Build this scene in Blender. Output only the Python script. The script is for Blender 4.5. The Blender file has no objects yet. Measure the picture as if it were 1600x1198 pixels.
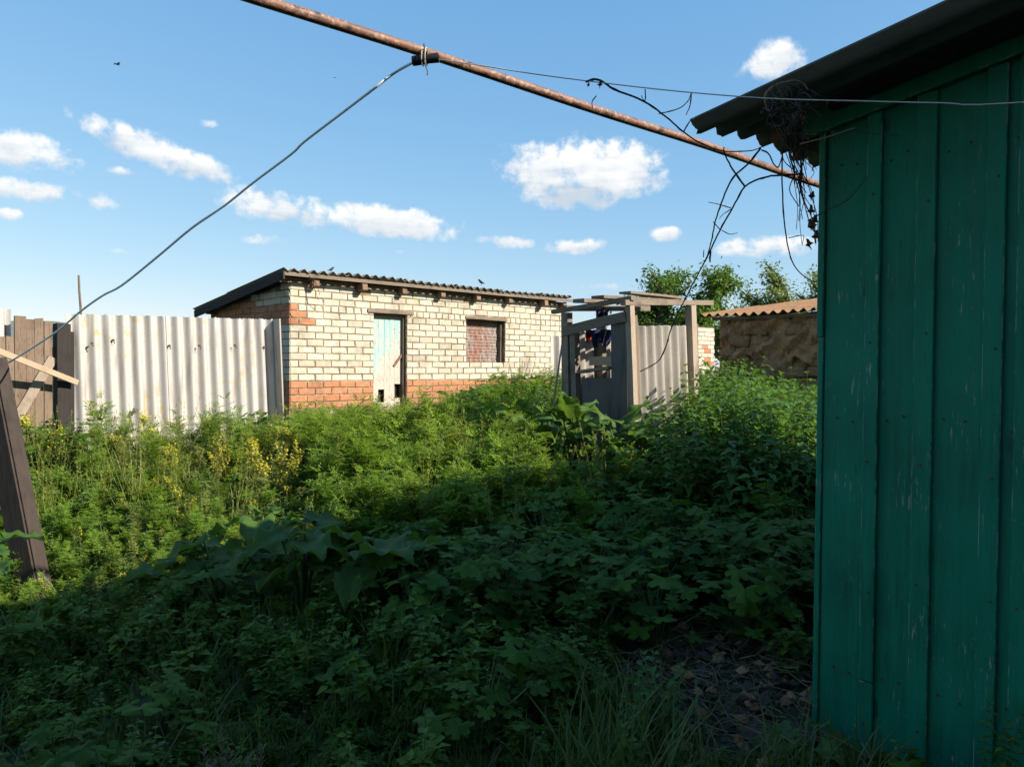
import bpy, bmesh, math, random
import numpy as np
from mathutils import Vector, Matrix, Euler, Quaternion
R = math.radians
rng = random.Random(11)
sc = bpy.context.scene
COL = sc.collection

# ------------------------------------------------------------------ camera
F = 1208.0
EYE = np.array([0, 0, 1.5])
PIT, ROL = R(-1.33), R(0.4)
fw = np.array([0, math.cos(PIT), math.sin(PIT)])
r0 = np.array([1.0, 0, 0]); u0 = np.cross(r0, fw)
rt = math.cos(ROL) * r0 + math.sin(ROL) * u0
up = -math.sin(ROL) * r0 + math.cos(ROL) * u0
cam = bpy.data.cameras.new('camera'); camo = bpy.data.objects.new('camera', cam); COL.objects.link(camo)
cam.sensor_width = 36; cam.lens = 36 * F / 1600; cam.clip_start = 0.05; cam.clip_end = 9000
m3 = Matrix((rt, up, -fw)).transposed()
camo.matrix_world = Matrix.Translation(EYE) @ m3.to_4x4()
sc.camera = camo

def ray(u, v): return fw + rt * (u - 800) / F + up * (599 - v) / F
def P(u, v, Y):                       # surveyed point: the line of sight at depth Y
    q = ray(u, v); return Vector(EYE + q * Y / q[1])

# ------------------------------------------------------------------ yard axes: d runs along the sheds, e towards the sun
AD = R(44)
D = Vector((math.cos(AD), math.sin(AD), 0)); E_ = Vector((math.sin(AD), -math.cos(AD), 0))
def Q(e, d, z=0): return D * d + E_ * e + Vector((0, 0, z))

# ------------------------------------------------------------------ sky + sun
SUN_EL, OFF = R(32.4), R(25)
sh = E_ * math.cos(OFF) + D * math.sin(OFF)
sdir = Vector((sh.x * math.cos(SUN_EL), sh.y * math.cos(SUN_EL), math.sin(SUN_EL)))
sl = bpy.data.lights.new('sun', 'SUN'); sl.energy = 5.0; sl.angle = R(0.53); sl.color = (1.0, 0.91, 0.78)
so = bpy.data.objects.new('sun', sl); COL.objects.link(so); so.location = (8, -6, 12)
so.rotation_euler = sdir.to_track_quat('Z', 'Y').to_euler()
SKY = 0.105
sc.view_settings.view_transform = 'Standard'; sc.view_settings.look = 'None'
sc.view_settings.exposure = 1.02; sc.view_settings.gamma = 1.0
sc.view_settings.use_curve_mapping = False
sc.cycles.max_bounces = 4; sc.cycles.diffuse_bounces = 2; sc.cycles.transparent_max_bounces = 6
sc.cycles.use_denoising = True; sc.cycles.use_adaptive_sampling = True; sc.cycles.adaptive_threshold = 0.02

class NG:
    def __init__(s, tree): s.t = tree; s.n = tree.nodes; s.l = tree.links
    def put(s, sock, val):
        if val is None: return
        if hasattr(val, 'is_output') or isinstance(val, bpy.types.NodeSocket): s.l.new(val, sock)
        else:
            if hasattr(sock.default_value, '__len__') and not hasattr(val, '__len__'): val = [val] * len(sock.default_value)
            if hasattr(sock.default_value, '__len__') and len(sock.default_value) == 4 and len(val) == 3: val = (*val, 1)
            sock.default_value = val
    def math(s, op, a, b=None, c=None, clamp=False):
        x = s.n.new('ShaderNodeMath'); x.operation = op; x.use_clamp = clamp
        for i, q in enumerate((a, b, c)): s.put(x.inputs[i], q)
        return x.outputs[0]
    def mix(s, f, a, b, mode='MIX'):
        x = s.n.new('ShaderNodeMix'); x.data_type = 'RGBA'; x.blend_type = mode
        s.put(x.inputs[0], f); s.put(x.inputs[6], a); s.put(x.inputs[7], b); return x.outputs[2]
    def noise(s, vec, scale, detail=4, rough=.55, out=0):
        x = s.n.new('ShaderNodeTexNoise'); s.put(x.inputs['Vector'], vec); x.inputs['Scale'].default_value = scale
        x.inputs['Detail'].default_value = detail; x.inputs['Roughness'].default_value = rough; return x.outputs[out]
    def voro(s, vec, scale, feat='F1'):
        x = s.n.new('ShaderNodeTexVoronoi'); x.feature = feat; s.put(x.inputs['Vector'], vec); x.inputs['Scale'].default_value = scale; return x.outputs[0]
    def map(s, vec, scale=(1, 1, 1), loc=None):
        x = s.n.new('ShaderNodeMapping'); s.put(x.inputs[0], vec); x.inputs['Scale'].default_value = scale
        if loc is not None: s.put(x.inputs['Location'], loc)
        return x.outputs[0]
    def ss(s, v, a, b, lo=0., hi=1.):
        x = s.n.new('ShaderNodeMapRange'); x.interpolation_type = 'SMOOTHSTEP'; s.put(x.inputs[0], v)
        x.inputs[1].default_value = a; x.inputs[2].default_value = b; x.inputs[3].default_value = lo; x.inputs[4].default_value = hi; return x.outputs[0]
    def lin(s, v, a, b, lo=0., hi=1.):
        x = s.n.new('ShaderNodeMapRange'); s.put(x.inputs[0], v)
        x.inputs[1].default_value = a; x.inputs[2].default_value = b; x.inputs[3].default_value = lo; x.inputs[4].default_value = hi; return x.outputs[0]
    def coord(s, k='Object'): return s.n.new('ShaderNodeTexCoord').outputs[k]
    def sep(s, v):
        x = s.n.new('ShaderNodeSeparateXYZ'); s.put(x.inputs[0], v); return x.outputs
    def rnd(s): return s.n.new('ShaderNodeObjectInfo').outputs['Random']
    def bump(s, h, st=.4, dist=.01):
        x = s.n.new('ShaderNodeBump'); x.inputs['Strength'].default_value = st; x.inputs['Distance'].default_value = dist; s.put(x.inputs['Height'], h); return x.outputs[0]

# world: Nishita sky with fair-weather cumulus, each cloud at its own bearing and height
w = bpy.data.worlds.new('World'); sc.world = w; w.use_nodes = True
g = NG(w.node_tree); g.n.clear()
sky = g.n.new('ShaderNodeTexSky'); sky.sky_type = 'NISHITA'; sky.sun_disc = False
sky.sun_elevation = SUN_EL; sky.sun_rotation = math.atan2(sdir.x, sdir.y); sky.altitude = 100
sky.air_density = 1.0; sky.dust_density = 0.15; sky.ozone_density = 2.0
gen = g.coord('Generated'); gx, gy, gz = g.sep(gen)
az = g.math('ARCTAN2', gx, gy); el = g.math('ARCSINE', gz)
CL = [(858, 262, 78, 36, 44, 0.04, .85), (940, 256, 98, 34, 50, .06, .95), (902, 302, 84, 24, 26, 0, .7), (225, 232, 118, 26, 24, .27, .8), (320, 262, 50, 18, 18, .2, .8), (50, 246, 110, 34, 24, 0.05, .75), (85, 302, 100, 18, 20, .05, .75),
      (432, 328, 92, 28, 24, 0.1, .85), (600, 348, 122, 26, 20, .08, .85), (780, 378, 62, 12, 10, .05, .6), (890, 386, 48, 14, 11, -.05, .7), (1042, 368, 26, 14, 9, 0, .7),
      (1200, 388, 78, 20, 14, 0, .8), (1212, 98, 54, 30, 24, -.1, .7), (415, 375, 46, 13, 9, 0, .5), (185, 269, 46, 10, 8, 0, .45), (328, 194, 22, 9, 8, 0, .05),
      (188, 393, 30, 8, 7, 0, .1), (612, 394, 36, 8, 6, 0, .1), (12, 337, 36, 14, 10, 0, .5), (960, 448, 60, 10, 8, 0, .1), (1010, 420, 20, 7, 5, 0, .1)]
ae = g.n.new('ShaderNodeCombineXYZ'); g.put(ae.inputs[0], az); g.put(ae.inputs[1], el)
best = None; shade = None
for (u, v, hw, hu, hd, tl, dens) in CL:
    q = ray(u, v - (hu - hd) / 2); a0 = math.atan2(q[0], q[1]); e0 = math.asin(q[2] / np.linalg.norm(q))
    k = math.cos(a0); ra = hw * 1.15 / F * k * k; re_ = (hu + hd) * .58 / F * k
    mp = g.n.new('ShaderNodeMapping'); mp.vector_type = 'TEXTURE'; g.l.new(ae.outputs[0], mp.inputs[0]); mp.inputs['Location'].default_value = (a0, e0, 0)
    mp.inputs['Rotation'].default_value = (0, 0, -math.atan(tl)); mp.inputs['Scale'].default_value = (ra, re_, 1)
    dt = g.n.new('ShaderNodeVectorMath'); dt.operation = 'DOT_PRODUCT'; g.l.new(mp.outputs[0], dt.inputs[0]); g.l.new(mp.outputs[0], dt.inputs[1])
    qv = g.math('SUBTRACT', dens, dt.outputs['Value'])
    dy = g.n.new('ShaderNodeVectorMath'); dy.operation = 'DOT_PRODUCT'; g.l.new(mp.outputs[0], dy.inputs[0]); dy.inputs[1].default_value = (0, 1, 0)
    wy = g.math('MULTIPLY', g.math('ADD', qv, .8, clamp=True), dy.outputs['Value'])
    best = qv if best is None else g.math('MAXIMUM', best, qv)
    shade = wy if shade is None else g.math('ADD', shade, wy)
shade = g.math('MULTIPLY_ADD', shade, .6, .62)
# the same kind of clouds all round the rest of the sky
cv = g.n.new('ShaderNodeCombineXYZ'); g.put(cv.inputs[0], az); g.put(cv.inputs[1], g.math('MULTIPLY', el, 3.2))
fld = g.noise(cv.outputs[0], 4.2, 1)
oth = g.math('MULTIPLY', g.ss(g.math('ABSOLUTE', az), .62, .8), g.math('MULTIPLY', g.ss(el, .08, .2), g.ss(el, .9, .5)))
oq = g.math('SUBTRACT', g.math('MULTIPLY', g.lin(fld, .56, .75, -.4, 1), oth), g.math('SUBTRACT', 1, oth))
best = g.math('MAXIMUM', best, oq)
cf = g.noise(gen, 16, 6, .55); cf2 = g.noise(gen, 60, 4, .55)
stv = g.n.new('ShaderNodeCombineXYZ'); g.put(stv.inputs[0], az); g.put(stv.inputs[1], g.math('MULTIPLY', el, 4.5)); stk = g.noise(stv.outputs[0], 16, 4, .6)
nn = g.math('ADD', g.math('MULTIPLY', g.math('SUBTRACT', cf, .5), 2.7), g.math('MULTIPLY', g.math('SUBTRACT', cf2, .5), 2.1))
dn = g.math('ADD', best, nn)
cover = g.math('MULTIPLY', g.ss(dn, -.15, .75), g.ss(best, -.95, .45))
tone = g.math('ADD', g.math('ADD', g.math('MULTIPLY', shade, .8), g.math('MULTIPLY', nn, .25)), g.math('MULTIPLY', g.math('SUBTRACT', stk, .46), 1.5), clamp=True)
ccol = g.mix(tone, (2.95, 3.35, 3.8), (5.3, 5.25, 5.1))
skyc = sky.outputs[0]
sr, sg_, sb_ = g.sep(skyc); sv = g.n.new('ShaderNodeCombineXYZ')
for i_, (ch, gm_, k_) in enumerate(((sr, .84, .79), (sg_, .56, 1.39), (sb_, .33, 2.40))): g.put(sv.inputs[i_], g.math('MULTIPLY', g.math('POWER', ch, gm_), k_))
skyc = sv.outputs[0]
fin = g.mix(g.math('MULTIPLY', cover, .96), skyc, ccol)
bg = g.n.new('ShaderNodeBackground'); g.put(bg.inputs[0], fin); bg.inputs[1].default_value = SKY
w.cycles.sampling_method = 'MANUAL'; w.cycles.sample_map_resolution = 512
wo = g.n.new('ShaderNodeOutputWorld'); g.l.new(bg.outputs[0], wo.inputs[0])

# ------------------------------------------------------------------ mesh helpers
def tag(o, label=None, cat=None, group=None, kind=None):
    if label: o['label'] = label
    if cat: o['category'] = cat
    if group: o['group'] = group
    if kind: o['kind'] = kind
    return o
def empty(name, loc, rz=0, label=None, cat=None, group=None):
    o = bpy.data.objects.new(name, None); COL.objects.link(o); o.location = loc; o.rotation_euler = (0, 0, rz); o.empty_display_size = .2
    return tag(o, label, cat, group)
class MB:
    def __init__(s): s.v = []; s.f = []; s.mi = []; s.tint = []; s.cur = 0; s.ct = .5
    def add(s, vs, fs):
        b = len(s.v); s.v.extend([tuple(p) for p in vs]); s.f.extend([tuple(i + b for i in f) for f in fs])
        s.mi.extend([s.cur] * len(fs)); s.tint.extend([s.ct] * len(vs)); return s
    def box(s, a, b, j=0.0):
        (x0, y0, z0), (x1, y1, z1) = a, b
        vs = [(x, y, z) for x in (x0, x1) for y in (y0, y1) for z in (z0, z1)]
        if j: vs = [tuple(c + rng.uniform(-j, j) for c in p) for p in vs]
        return s.add(vs, [(0, 1, 3, 2), (4, 6, 7, 5), (0, 4, 5, 1), (2, 3, 7, 6), (0, 2, 6, 4), (1, 5, 7, 3)])
    def tube(s, pts, rad, n=6, cap=True):
        pts = [Vector(p) for p in pts]; m = len(pts)
        if not hasattr(rad, '__len__'): rad = [rad] * m
        vs = []; prev = None
        for i, p in enumerate(pts):
            t = (pts[min(i + 1, m - 1)] - pts[max(i - 1, 0)]).normalized()
            ref = Vector((0, 0, 1)) if abs(t.z) < .95 else Vector((1, 0, 0))
            if prev is None: a = t.cross(ref).normalized()
            else:
                a = prev - t * prev.dot(t)
                a = a.normalized() if a.length > 1e-5 else t.cross(ref).normalized()
            prev = a; b = t.cross(a)
            vs += [p + (a * math.cos(k * 2 * math.pi / n) + b * math.sin(k * 2 * math.pi / n)) * rad[i] for k in range(n)]
        fs = [(i * n + k, i * n + (k + 1) % n, (i + 1) * n + (k + 1) % n, (i + 1) * n + k) for i in range(m - 1) for k in range(n)]
        if cap: fs += [tuple(range(n - 1, -1, -1)), tuple((m - 1) * n + k for k in range(n))]
        return s.add(vs, fs)
    def beam(s, p, q, wd, ht, upv=(0, 0, 1), j=0.0):       # a squared timber from p to q
        p, q = Vector(p), Vector(q); t = (q - p).normalized(); a = t.cross(Vector(upv)).normalized(); b = a.cross(t)
        n = 4; vs = []
        for i in range(n):
            c = p.lerp(q, i / (n - 1)) + (a * rng.uniform(-j, j) + b * rng.uniform(-j, j))
            vs += [c - a * wd / 2 - b * ht / 2, c + a * wd / 2 - b * ht / 2, c + a * wd / 2 + b * ht / 2, c - a * wd / 2 + b * ht / 2]
        fs = [(i * 4 + k, i * 4 + (k + 1) % 4, i * 4 + 4 + (k + 1) % 4, i * 4 + 4 + k) for i in range(n - 1) for k in range(4)]
        fs += [(3, 2, 1, 0), (12, 13, 14, 15)]
        return s.add(vs, fs)
    def sheet(s, mp, W, L, pitch=.15, amp=.025, th=.007, seg=8, nl=5, ph=0., rag=0.):   # corrugated sheet with thickness
        ns = int(round(W / pitch * seg)); vs = []
        for lay in (0, 1):
            for j in range(nl + 1):
                for i in range(ns + 1):
                    x = W * i / ns; y = L * j / nl
                    if rag and j in (0, nl): y += rng.uniform(-rag, rag)
                    h = amp * math.cos(2 * math.pi * x / pitch + ph) + (-th if lay else 0)
                    vs.append(mp(x, y, h))
        A = lambda l, j, i: l * (nl + 1) * (ns + 1) + j * (ns + 1) + i
        fs = []
        for j in range(nl):
            for i in range(ns):
                fs.append((A(0, j, i), A(0, j, i + 1), A(0, j + 1, i + 1), A(0, j + 1, i)))
                fs.append((A(1, j, i), A(1, j + 1, i), A(1, j + 1, i + 1), A(1, j, i + 1)))
        for i in range(ns):
            fs.append((A(0, 0, i), A(1, 0, i), A(1, 0, i + 1), A(0, 0, i + 1))); fs.append((A(0, nl, i), A(0, nl, i + 1), A(1, nl, i + 1), A(1, nl, i)))
        for j in range(nl):
            fs.append((A(0, j, 0), A(0, j + 1, 0), A(1, j + 1, 0), A(1, j, 0))); fs.append((A(0, j, ns), A(1, j, ns), A(1, j + 1, ns), A(0, j + 1, ns)))
        return s.add(vs, fs)
    def mesh(s, name, mats, smooth=False, tint=False):
        me = bpy.data.meshes.new(name); me.from_pydata(s.v, [], s.f)
        for m in (mats if isinstance(mats, (list, tuple)) else [mats]): me.materials.append(m)
        if any(s.mi): me.polygons.foreach_set('material_index', s.mi)
        if tint:
            at = me.attributes.new('tint', 'FLOAT', 'POINT'); at.data.foreach_set('value', s.tint)
        bm = bmesh.new(); bm.from_mesh(me)
        if not tint: bmesh.ops.recalc_face_normals(bm, faces=bm.faces)
        bm.to_mesh(me); bm.free()
        if smooth:
            me.polygons.foreach_set('use_smooth', [True] * len(me.polygons))
            try: me.set_sharp_from_angle(angle=R(40))
            except Exception: pass
        me.update(); return me
    def build(s, name, mats, parent=None, smooth=False, tint=False):
        o = bpy.data.objects.new(name, s.mesh(name, mats, smooth, tint)); COL.objects.link(o)
        if parent is not None: o.parent = parent
        return o
def inst(name, me, parent=None, loc=(0, 0, 0), rot=(0, 0, 0), scl=(1, 1, 1)):
    o = bpy.data.objects.new(name, me); COL.objects.link(o); o.location = loc; o.rotation_euler = rot; o.scale = scl
    if parent is not None: o.parent = parent
    return o
def bevel(o, w=.004, seg=1):
    bm = bmesh.new(); bm.from_mesh(o.data); bmesh.ops.bevel(bm, geom=list(bm.edges), offset=w, segments=seg, affect='EDGES', clamp_overlap=True); bm.to_mesh(o.data); bm.free(); return o
def timber(name, parent, p, q, wd, ht, mat, upv=(0, 0, 1), j=0.004):
    return MB().beam(p, q, wd, ht, upv, j).build(name, mat, parent)

# ------------------------------------------------------------------ materials
def material(name, fn):
    m = bpy.data.materials.new(name); m.use_nodes = True; G = NG(m.node_tree); b = G.n['Principled BSDF']
    b.inputs['Specular IOR Level'].default_value = .25; b.inputs['Roughness'].default_value = .85
    fn(G, b); return m
def bricks(col, dark, hi):
    def fn(G, b):
        c = G.coord(); r = G.rnd(); off = G.n.new('ShaderNodeCombineXYZ'); G.put(off.inputs[0], G.math('MULTIPLY', r, 37)); G.put(off.inputs[2], G.math('MULTIPLY', r, 91))
        v = G.map(c, (1, 1, 1), off.outputs[0])
        n1 = G.noise(v, 9, 5); n2 = G.noise(v, 60, 4)
        x = G.mix(G.ss(n1, .35, .7), col, hi); x = G.mix(G.math('MULTIPLY', G.ss(n2, .58, .72), .6), x, dark)
        x = G.mix(G.math('MULTIPLY', G.ss(r, .72, 1.0), .4), x, dark)
        gp = G.n.new('ShaderNodeNewGeometry').outputs['Position']; stn = G.noise(gp, 2.1, 6, .65); sm_ = G.noise(gp, 13, 5, .7)
        x = G.mix(G.math('MULTIPLY', G.ss(stn, .48, .7), .55), x, tuple(.5 * q + .04 for q in dark)); x = G.mix(G.math('MULTIPLY', G.ss(sm_, .56, .66), .5), x, (.30, .26, .2))
        G.put(b.inputs['Base Color'], x); G.put(b.inputs['Normal'], G.bump(G.math('ADD', n2, n1), .5, .006))
    return fn
M_wb = material('white_brick', bricks((.445, .40, .305), (.25, .205, .14), (.53, .49, .395)))
M_rb = material('red_brick', bricks((.37, .145, .065), (.21, .085, .05), (.42, .20, .105)))
def f_mortar(G, b):
    c = G.coord(); n = G.noise(c, 25, 6); n1 = G.ss(G.noise(c, 5, 5, .7), .45, .65)
    G.put(b.inputs['Base Color'], G.mix(n1, G.mix(n, (.10, .075, .05), (.22, .17, .11)), (.34, .27, .18))); G.put(b.inputs['Normal'], G.bump(n, .8, .01))
M_mortar = material('mortar', f_mortar)
def slate(base, hi, dark, lich=None, lamt=.3, sp=1., axis=(1, 1, .12)):
    def fn(G, b):
        c = G.coord(); r = G.rnd()
        n1 = G.noise(c, 2.2, 5); n2 = G.noise(c, 45 * sp, 5, .7); st = G.noise(G.map(c, axis), 14, 5)
        x = G.mix(n1, base, hi); x = G.mix(G.math('MULTIPLY', G.ss(st, .5, .72), .55), x, dark); x = G.mix(G.math('MULTIPLY', G.ss(n2, .56, .72), .55), x, dark)
        if lich: x = G.mix(G.math('MULTIPLY', G.math('MULTIPLY', G.ss(G.noise(c, 9, 6, .7), .52, .68), G.ss(G.noise(c, 1.7, 2), .4, .62)), lamt), x, lich)
        x = G.mix(G.math('MULTIPLY', r, .16), x, dark)
        G.put(b.inputs['Base Color'], x); G.put(b.inputs['Normal'], G.bump(n2, .35, .004))
    return fn
M_slate = material('white_slate', slate((.385, .365, .343), (.45, .43, .41), (.20, .175, .15), (.42, .30, .06), .8))
M_slabd = material('dark_flat_slate', slate((.085, .08, .075), (.14, .13, .12), (.04, .037, .033)))
M_slateg = material('grey_slate', slate((.32, .29, .255), (.44, .40, .355), (.13, .11, .09), (.3, .23, .09), .4))
M_sroof = material('weathered_roof_slate', slate((.17, .155, .13), (.28, .25, .2), (.07, .06, .05), (.30, .25, .14), .5, 1, (1, .12, 1)))
M_sdark = material('dark_roof_slate', slate((.12, .12, .10), (.18, .175, .145), (.045, .045, .04), (.12, .14, .06), .5, 1, (1, .12, 1)))
M_oroof = material('lichen_roof_slate', slate((.17, .085, .04), (.27, .165, .09), (.05, .03, .02), (.34, .14, .03), .9, .3, (.3, 1, 1)))
def wood(a, bcol, dark, sc_=(18, 18, 1.2), crack=.5, paint=None):
    def fn(G, b):
        c = G.coord(); r = G.rnd(); cmb = G.n.new('ShaderNodeCombineXYZ')
        for i, k in enumerate((13, 29, 51)): G.put(cmb.inputs[i], G.math('MULTIPLY', r, k))
        v = G.map(c, sc_, cmb.outputs[0]); n = G.noise(v, 1.6, 6, .65); n2 = G.noise(v, 7, 4, .6); n3 = G.noise(c, 5, 4)
        x = G.mix(n, a, bcol); x = G.mix(G.math('MULTIPLY', G.ss(n2, .56, .7), crack), x, dark); x = G.mix(G.math('MULTIPLY', G.ss(n3, .5, .75), .5), x, dark)
        x = G.mix(G.math('MULTIPLY', r, .3), x, dark)
        G.put(b.inputs['Base Color'], x); G.put(b.inputs['Normal'], G.bump(G.math('ADD', n, n2), .6, .006))
    return fn
M_wood = material('grey_wood', wood((.13, .10, .078), (.33, .27, .21), (.03, .022, .018), crack=.85))
M_woodh = material('grey_wood_lengthwise', wood((.12, .095, .072), (.29, .23, .175), (.03, .022, .018), (1.2, 18, 18), .85))
M_woody = material('grey_wood_crosswise', wood((.12, .095, .072), (.27, .21, .16), (.03, .022, .018), (18, 1.2, 18), .85))
M_brown = material('brown_wood', wood((.14, .095, .065), (.27, .20, .145), (.04, .027, .02), crack=.85))
M_lightw = material('light_wood', wood((.26, .20, .15), (.38, .31, .24), (.09, .065, .05)))
M_pale = material('pale_wood', wood((.36, .27, .18), (.48, .37, .26), (.18, .13, .085), (1.5, 18, 18), .4))
M_tar = material('tarred_wood', wood((.022, .018, .016), (.05, .042, .036), (.01, .01, .01)))
M_rafter = material('rafter_wood', wood((.16, .10, .06), (.30, .21, .14), (.05, .035, .025), (18, 1.2, 18)))
M_post = material('old_post_wood', wood((.035, .027, .023), (.08, .06, .048), (.012, .01, .009)))
def f_green(G, b):
    c = G.coord(); r = G.rnd(); cmb = G.n.new('ShaderNodeCombineXYZ')
    for i, k in enumerate((17, 31, 7)): G.put(cmb.inputs[i], G.math('MULTIPLY', r, k))
    v = G.map(c, (26, 26, 1.6), cmb.outputs[0]); n = G.noise(v, 1.6, 7, .68); n2 = G.noise(v, 5, 5, .6); big = G.noise(c, 2.3, 4); knot = G.voro(G.map(c, (5.5, 5.5, 2.2), cmb.outputs[0]), 1.0)
    x = G.mix(G.ss(big, .3, .7), (.0015, .112, .058), (.0025, .200, .106)); x = G.mix(G.math('MULTIPLY', G.ss(n, .35, .75), .55), x, (.005, .26, .142))
    x = G.mix(G.math('MULTIPLY', G.ss(n2, .58, .75), .55), x, (.001, .035, .024))
    x = G.mix(G.math('MULTIPLY', G.ss(knot, .13, .06), .8), x, (.002, .04, .033))
    fl = G.math('MULTIPLY', G.ss(G.noise(G.map(c, (40, 40, 5), cmb.outputs[0]), 2.2, 5, .75), .585, .64), G.ss(G.noise(c, 3.4, 4), .50, .60))
    x = G.mix(G.math('MULTIPLY', fl, .85), x, (.32, .42, .35)); x = G.mix(G.math('MULTIPLY', r, .25), x, (.001, .09, .06))
    G.put(b.inputs['Base Color'], x); b.inputs['Specular IOR Level'].default_value = .22; G.put(b.inputs['Roughness'], G.lin(n, .3, .8, .42, .68))
    G.put(b.inputs['Normal'], G.bump(G.math('ADD', n, G.math('MULTIPLY', fl, -1.0)), .55, .004))
M_green = material('green_paint', f_green)
def f_worn(G, b):
    f_green(G, b); c = G.coord(); n = G.ss(G.noise(G.map(c, (25, 25, 7)), 1.0, 5, .75), .5, .58)
    src = b.inputs['Base Color'].links[0].from_socket; G.put(b.inputs['Base Color'], G.mix(G.math('MULTIPLY', n, .8), src, (.20, .30, .24)))
M_worn = material('green_paint_worn_edge', f_worn)
def f_adobe(G, b):
    c = G.coord(); n = G.noise(c, 7, 7, .65); n2 = G.noise(c, 50, 5, .7)
    x = G.mix(G.ss(n, .3, .7), (.30, .15, .065), (.52, .31, .16)); x = G.mix(G.ss(n2, .55, .75), x, (.13, .065, .03)); x = G.mix(G.math('MULTIPLY', G.rnd(), .3), x, (.2, .115, .065))
    G.put(b.inputs['Base Color'], x); G.put(b.inputs['Normal'], G.bump(G.math('ADD', n, n2), .9, .02))
M_adobe = material('adobe', f_adobe)
def f_rust(G, b):
    c = G.coord(); v = G.map(c, (4, 30, 30)); n = G.noise(v, 1.5, 6, .7); n2 = G.noise(c, 60, 5, .7)
    x = G.mix(G.ss(n, .3, .7), (.10, .042, .026), (.22, .105, .062)); x = G.mix(G.ss(n2, .52, .62), x, (.30, .20, .145)); x = G.mix(G.ss(G.noise(c, 22, 5, .7), .54, .62), x, (.045, .02, .016))
    G.put(b.inputs['Base Color'], x); b.inputs['Roughness'].default_value = .6; b.inputs['Specular IOR Level'].default_value = .4; G.put(b.inputs['Normal'], G.bump(n2, .4, .003))
M_rust = material('rusty_pipe', f_rust)
def flat(col, rough=.8, var=.25, sc_=30, metal=0):
    def fn(G, b):
        n = G.noise(G.coord(), sc_, 4); G.put(b.inputs['Base Color'], G.mix(n, tuple(x * (1 - var) for x in col), tuple(x * (1 + var) for x in col)))
        b.inputs['Roughness'].default_value = rough; b.inputs['Metallic'].default_value = metal; G.put(b.inputs['Normal'], G.bump(n, .2, .003))
    return fn
M_rubber = material('black_rubber', flat((.018, .018, .02), .55)); M_wire = material('grey_wire', flat((.55, .49, .40), .5)); M_wire2 = material('cable_sheath', flat((.88, .87, .86), .4, .06))
M_vine = material('dry_vine', flat((.05, .036, .03), .9, .4)); M_vinel = material('pale_vine', flat((.26, .17, .10), .9, .3)); M_dleaf = material('dry_leaf', flat((.16, .07, .035), .9, .4))
M_blue = material('navy_cloth', flat((.015, .018, .06), .95)); M_red = material('red_cloth', flat((.25, .03, .02), .95)); M_bird = material('bird_plumage', flat((.03, .03, .032), .7))
M_iron = material('rusty_iron', flat((.08, .05, .035), .7, .5)); M_black = material('painted_interior_dark', flat((.02, .017, .015), 1))
M_plaster = material('house_plaster', flat((.45, .42, .36), .9, .1, 4)); M_shutter = material('house_shutter', flat((.03, .12, .2), .7)); M_glass = material('house_glass', flat((.03, .035, .04), .1))
def f_door(G, b):
    c = G.coord(); px, py, pz = G.sep(c)
    n = G.noise(G.map(c, (9, 9, 2.2)), 1.3, 6, .7); n2 = G.noise(G.map(c, (60, 60, 7)), 1, 5, .7)
    x = G.mix(G.ss(n2, .4, .7), (.50, .42, .36), (.36, .29, .24))
    tq = G.ss(G.math('ADD', G.math('ADD', G.math('MULTIPLY', n, .9), G.math('MULTIPLY', px, -.75)), G.math('MULTIPLY', pz, .75)), 1.02, 1.22)
    x = G.mix(G.math('MULTIPLY', tq, G.ss(G.noise(G.map(c, (14, 14, 4)), 1, 5, .7), .62, .45)), x, (.26, .47, .43)); x = G.mix(G.ss(G.noise(G.map(c, (40, 40, 16)), 1, 6, .75), .57, .63), x, (.10, .07, .05))
    G.put(b.inputs['Base Color'], x); G.put(b.inputs['Normal'], G.bump(n2, .5, .005))
M_door = material('peeling_door_paint', f_door)
def f_shut(G, b):
    c = G.coord(); px, py, pz = G.sep(c); n = G.noise(G.map(c, (7, 7, 2.5)), 1.5, 6, .7); n2 = G.noise(G.map(c, (70, 70, 10)), 1, 4, .7)
    x = G.mix(G.ss(n2, .38, .62), (.30, .26, .24), (.15, .11, .09)); mid = G.ss(G.math('ABSOLUTE', G.math('SUBTRACT', px, .40)), .40, .1)
    x = G.mix(G.math('MULTIPLY', G.math('MULTIPLY', G.ss(n, .40, .58), mid), .85), x, (.22, .085, .05))
    G.put(b.inputs['Base Color'], x); G.put(b.inputs['Normal'], G.bump(n2, .6, .006))
M_shut = material('rusted_window_sheet', f_shut)
def f_soil(G, b):
    c = G.coord(); n = G.noise(c, 1.3, 6); n2 = G.noise(c, 18, 6, .7)
    near = G.mix(n2, (.03, .026, .018), (.085, .07, .048)); grass = G.mix(n, (.035, .055, .016), (.075, .09, .03))
    x = G.mix(G.math('MULTIPLY', G.ss(n, .3, .5), .85), near, grass)
    far = G.math('GREATER_THAN', G.math('ADD', G.sep(c)[1], 0), 40)
    x = G.mix(far, x, G.mix(G.noise(c, .012, 4), (.16, .15, .07), (.12, .15, .06)))
    G.put(b.inputs['Base Color'], x); G.put(b.inputs['Normal'], G.bump(n2, .8, .03))
M_soil = material('soil', f_soil)
M_hill = material('far_field', flat((.15, .16, .14), .95, .2, .01))
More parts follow.
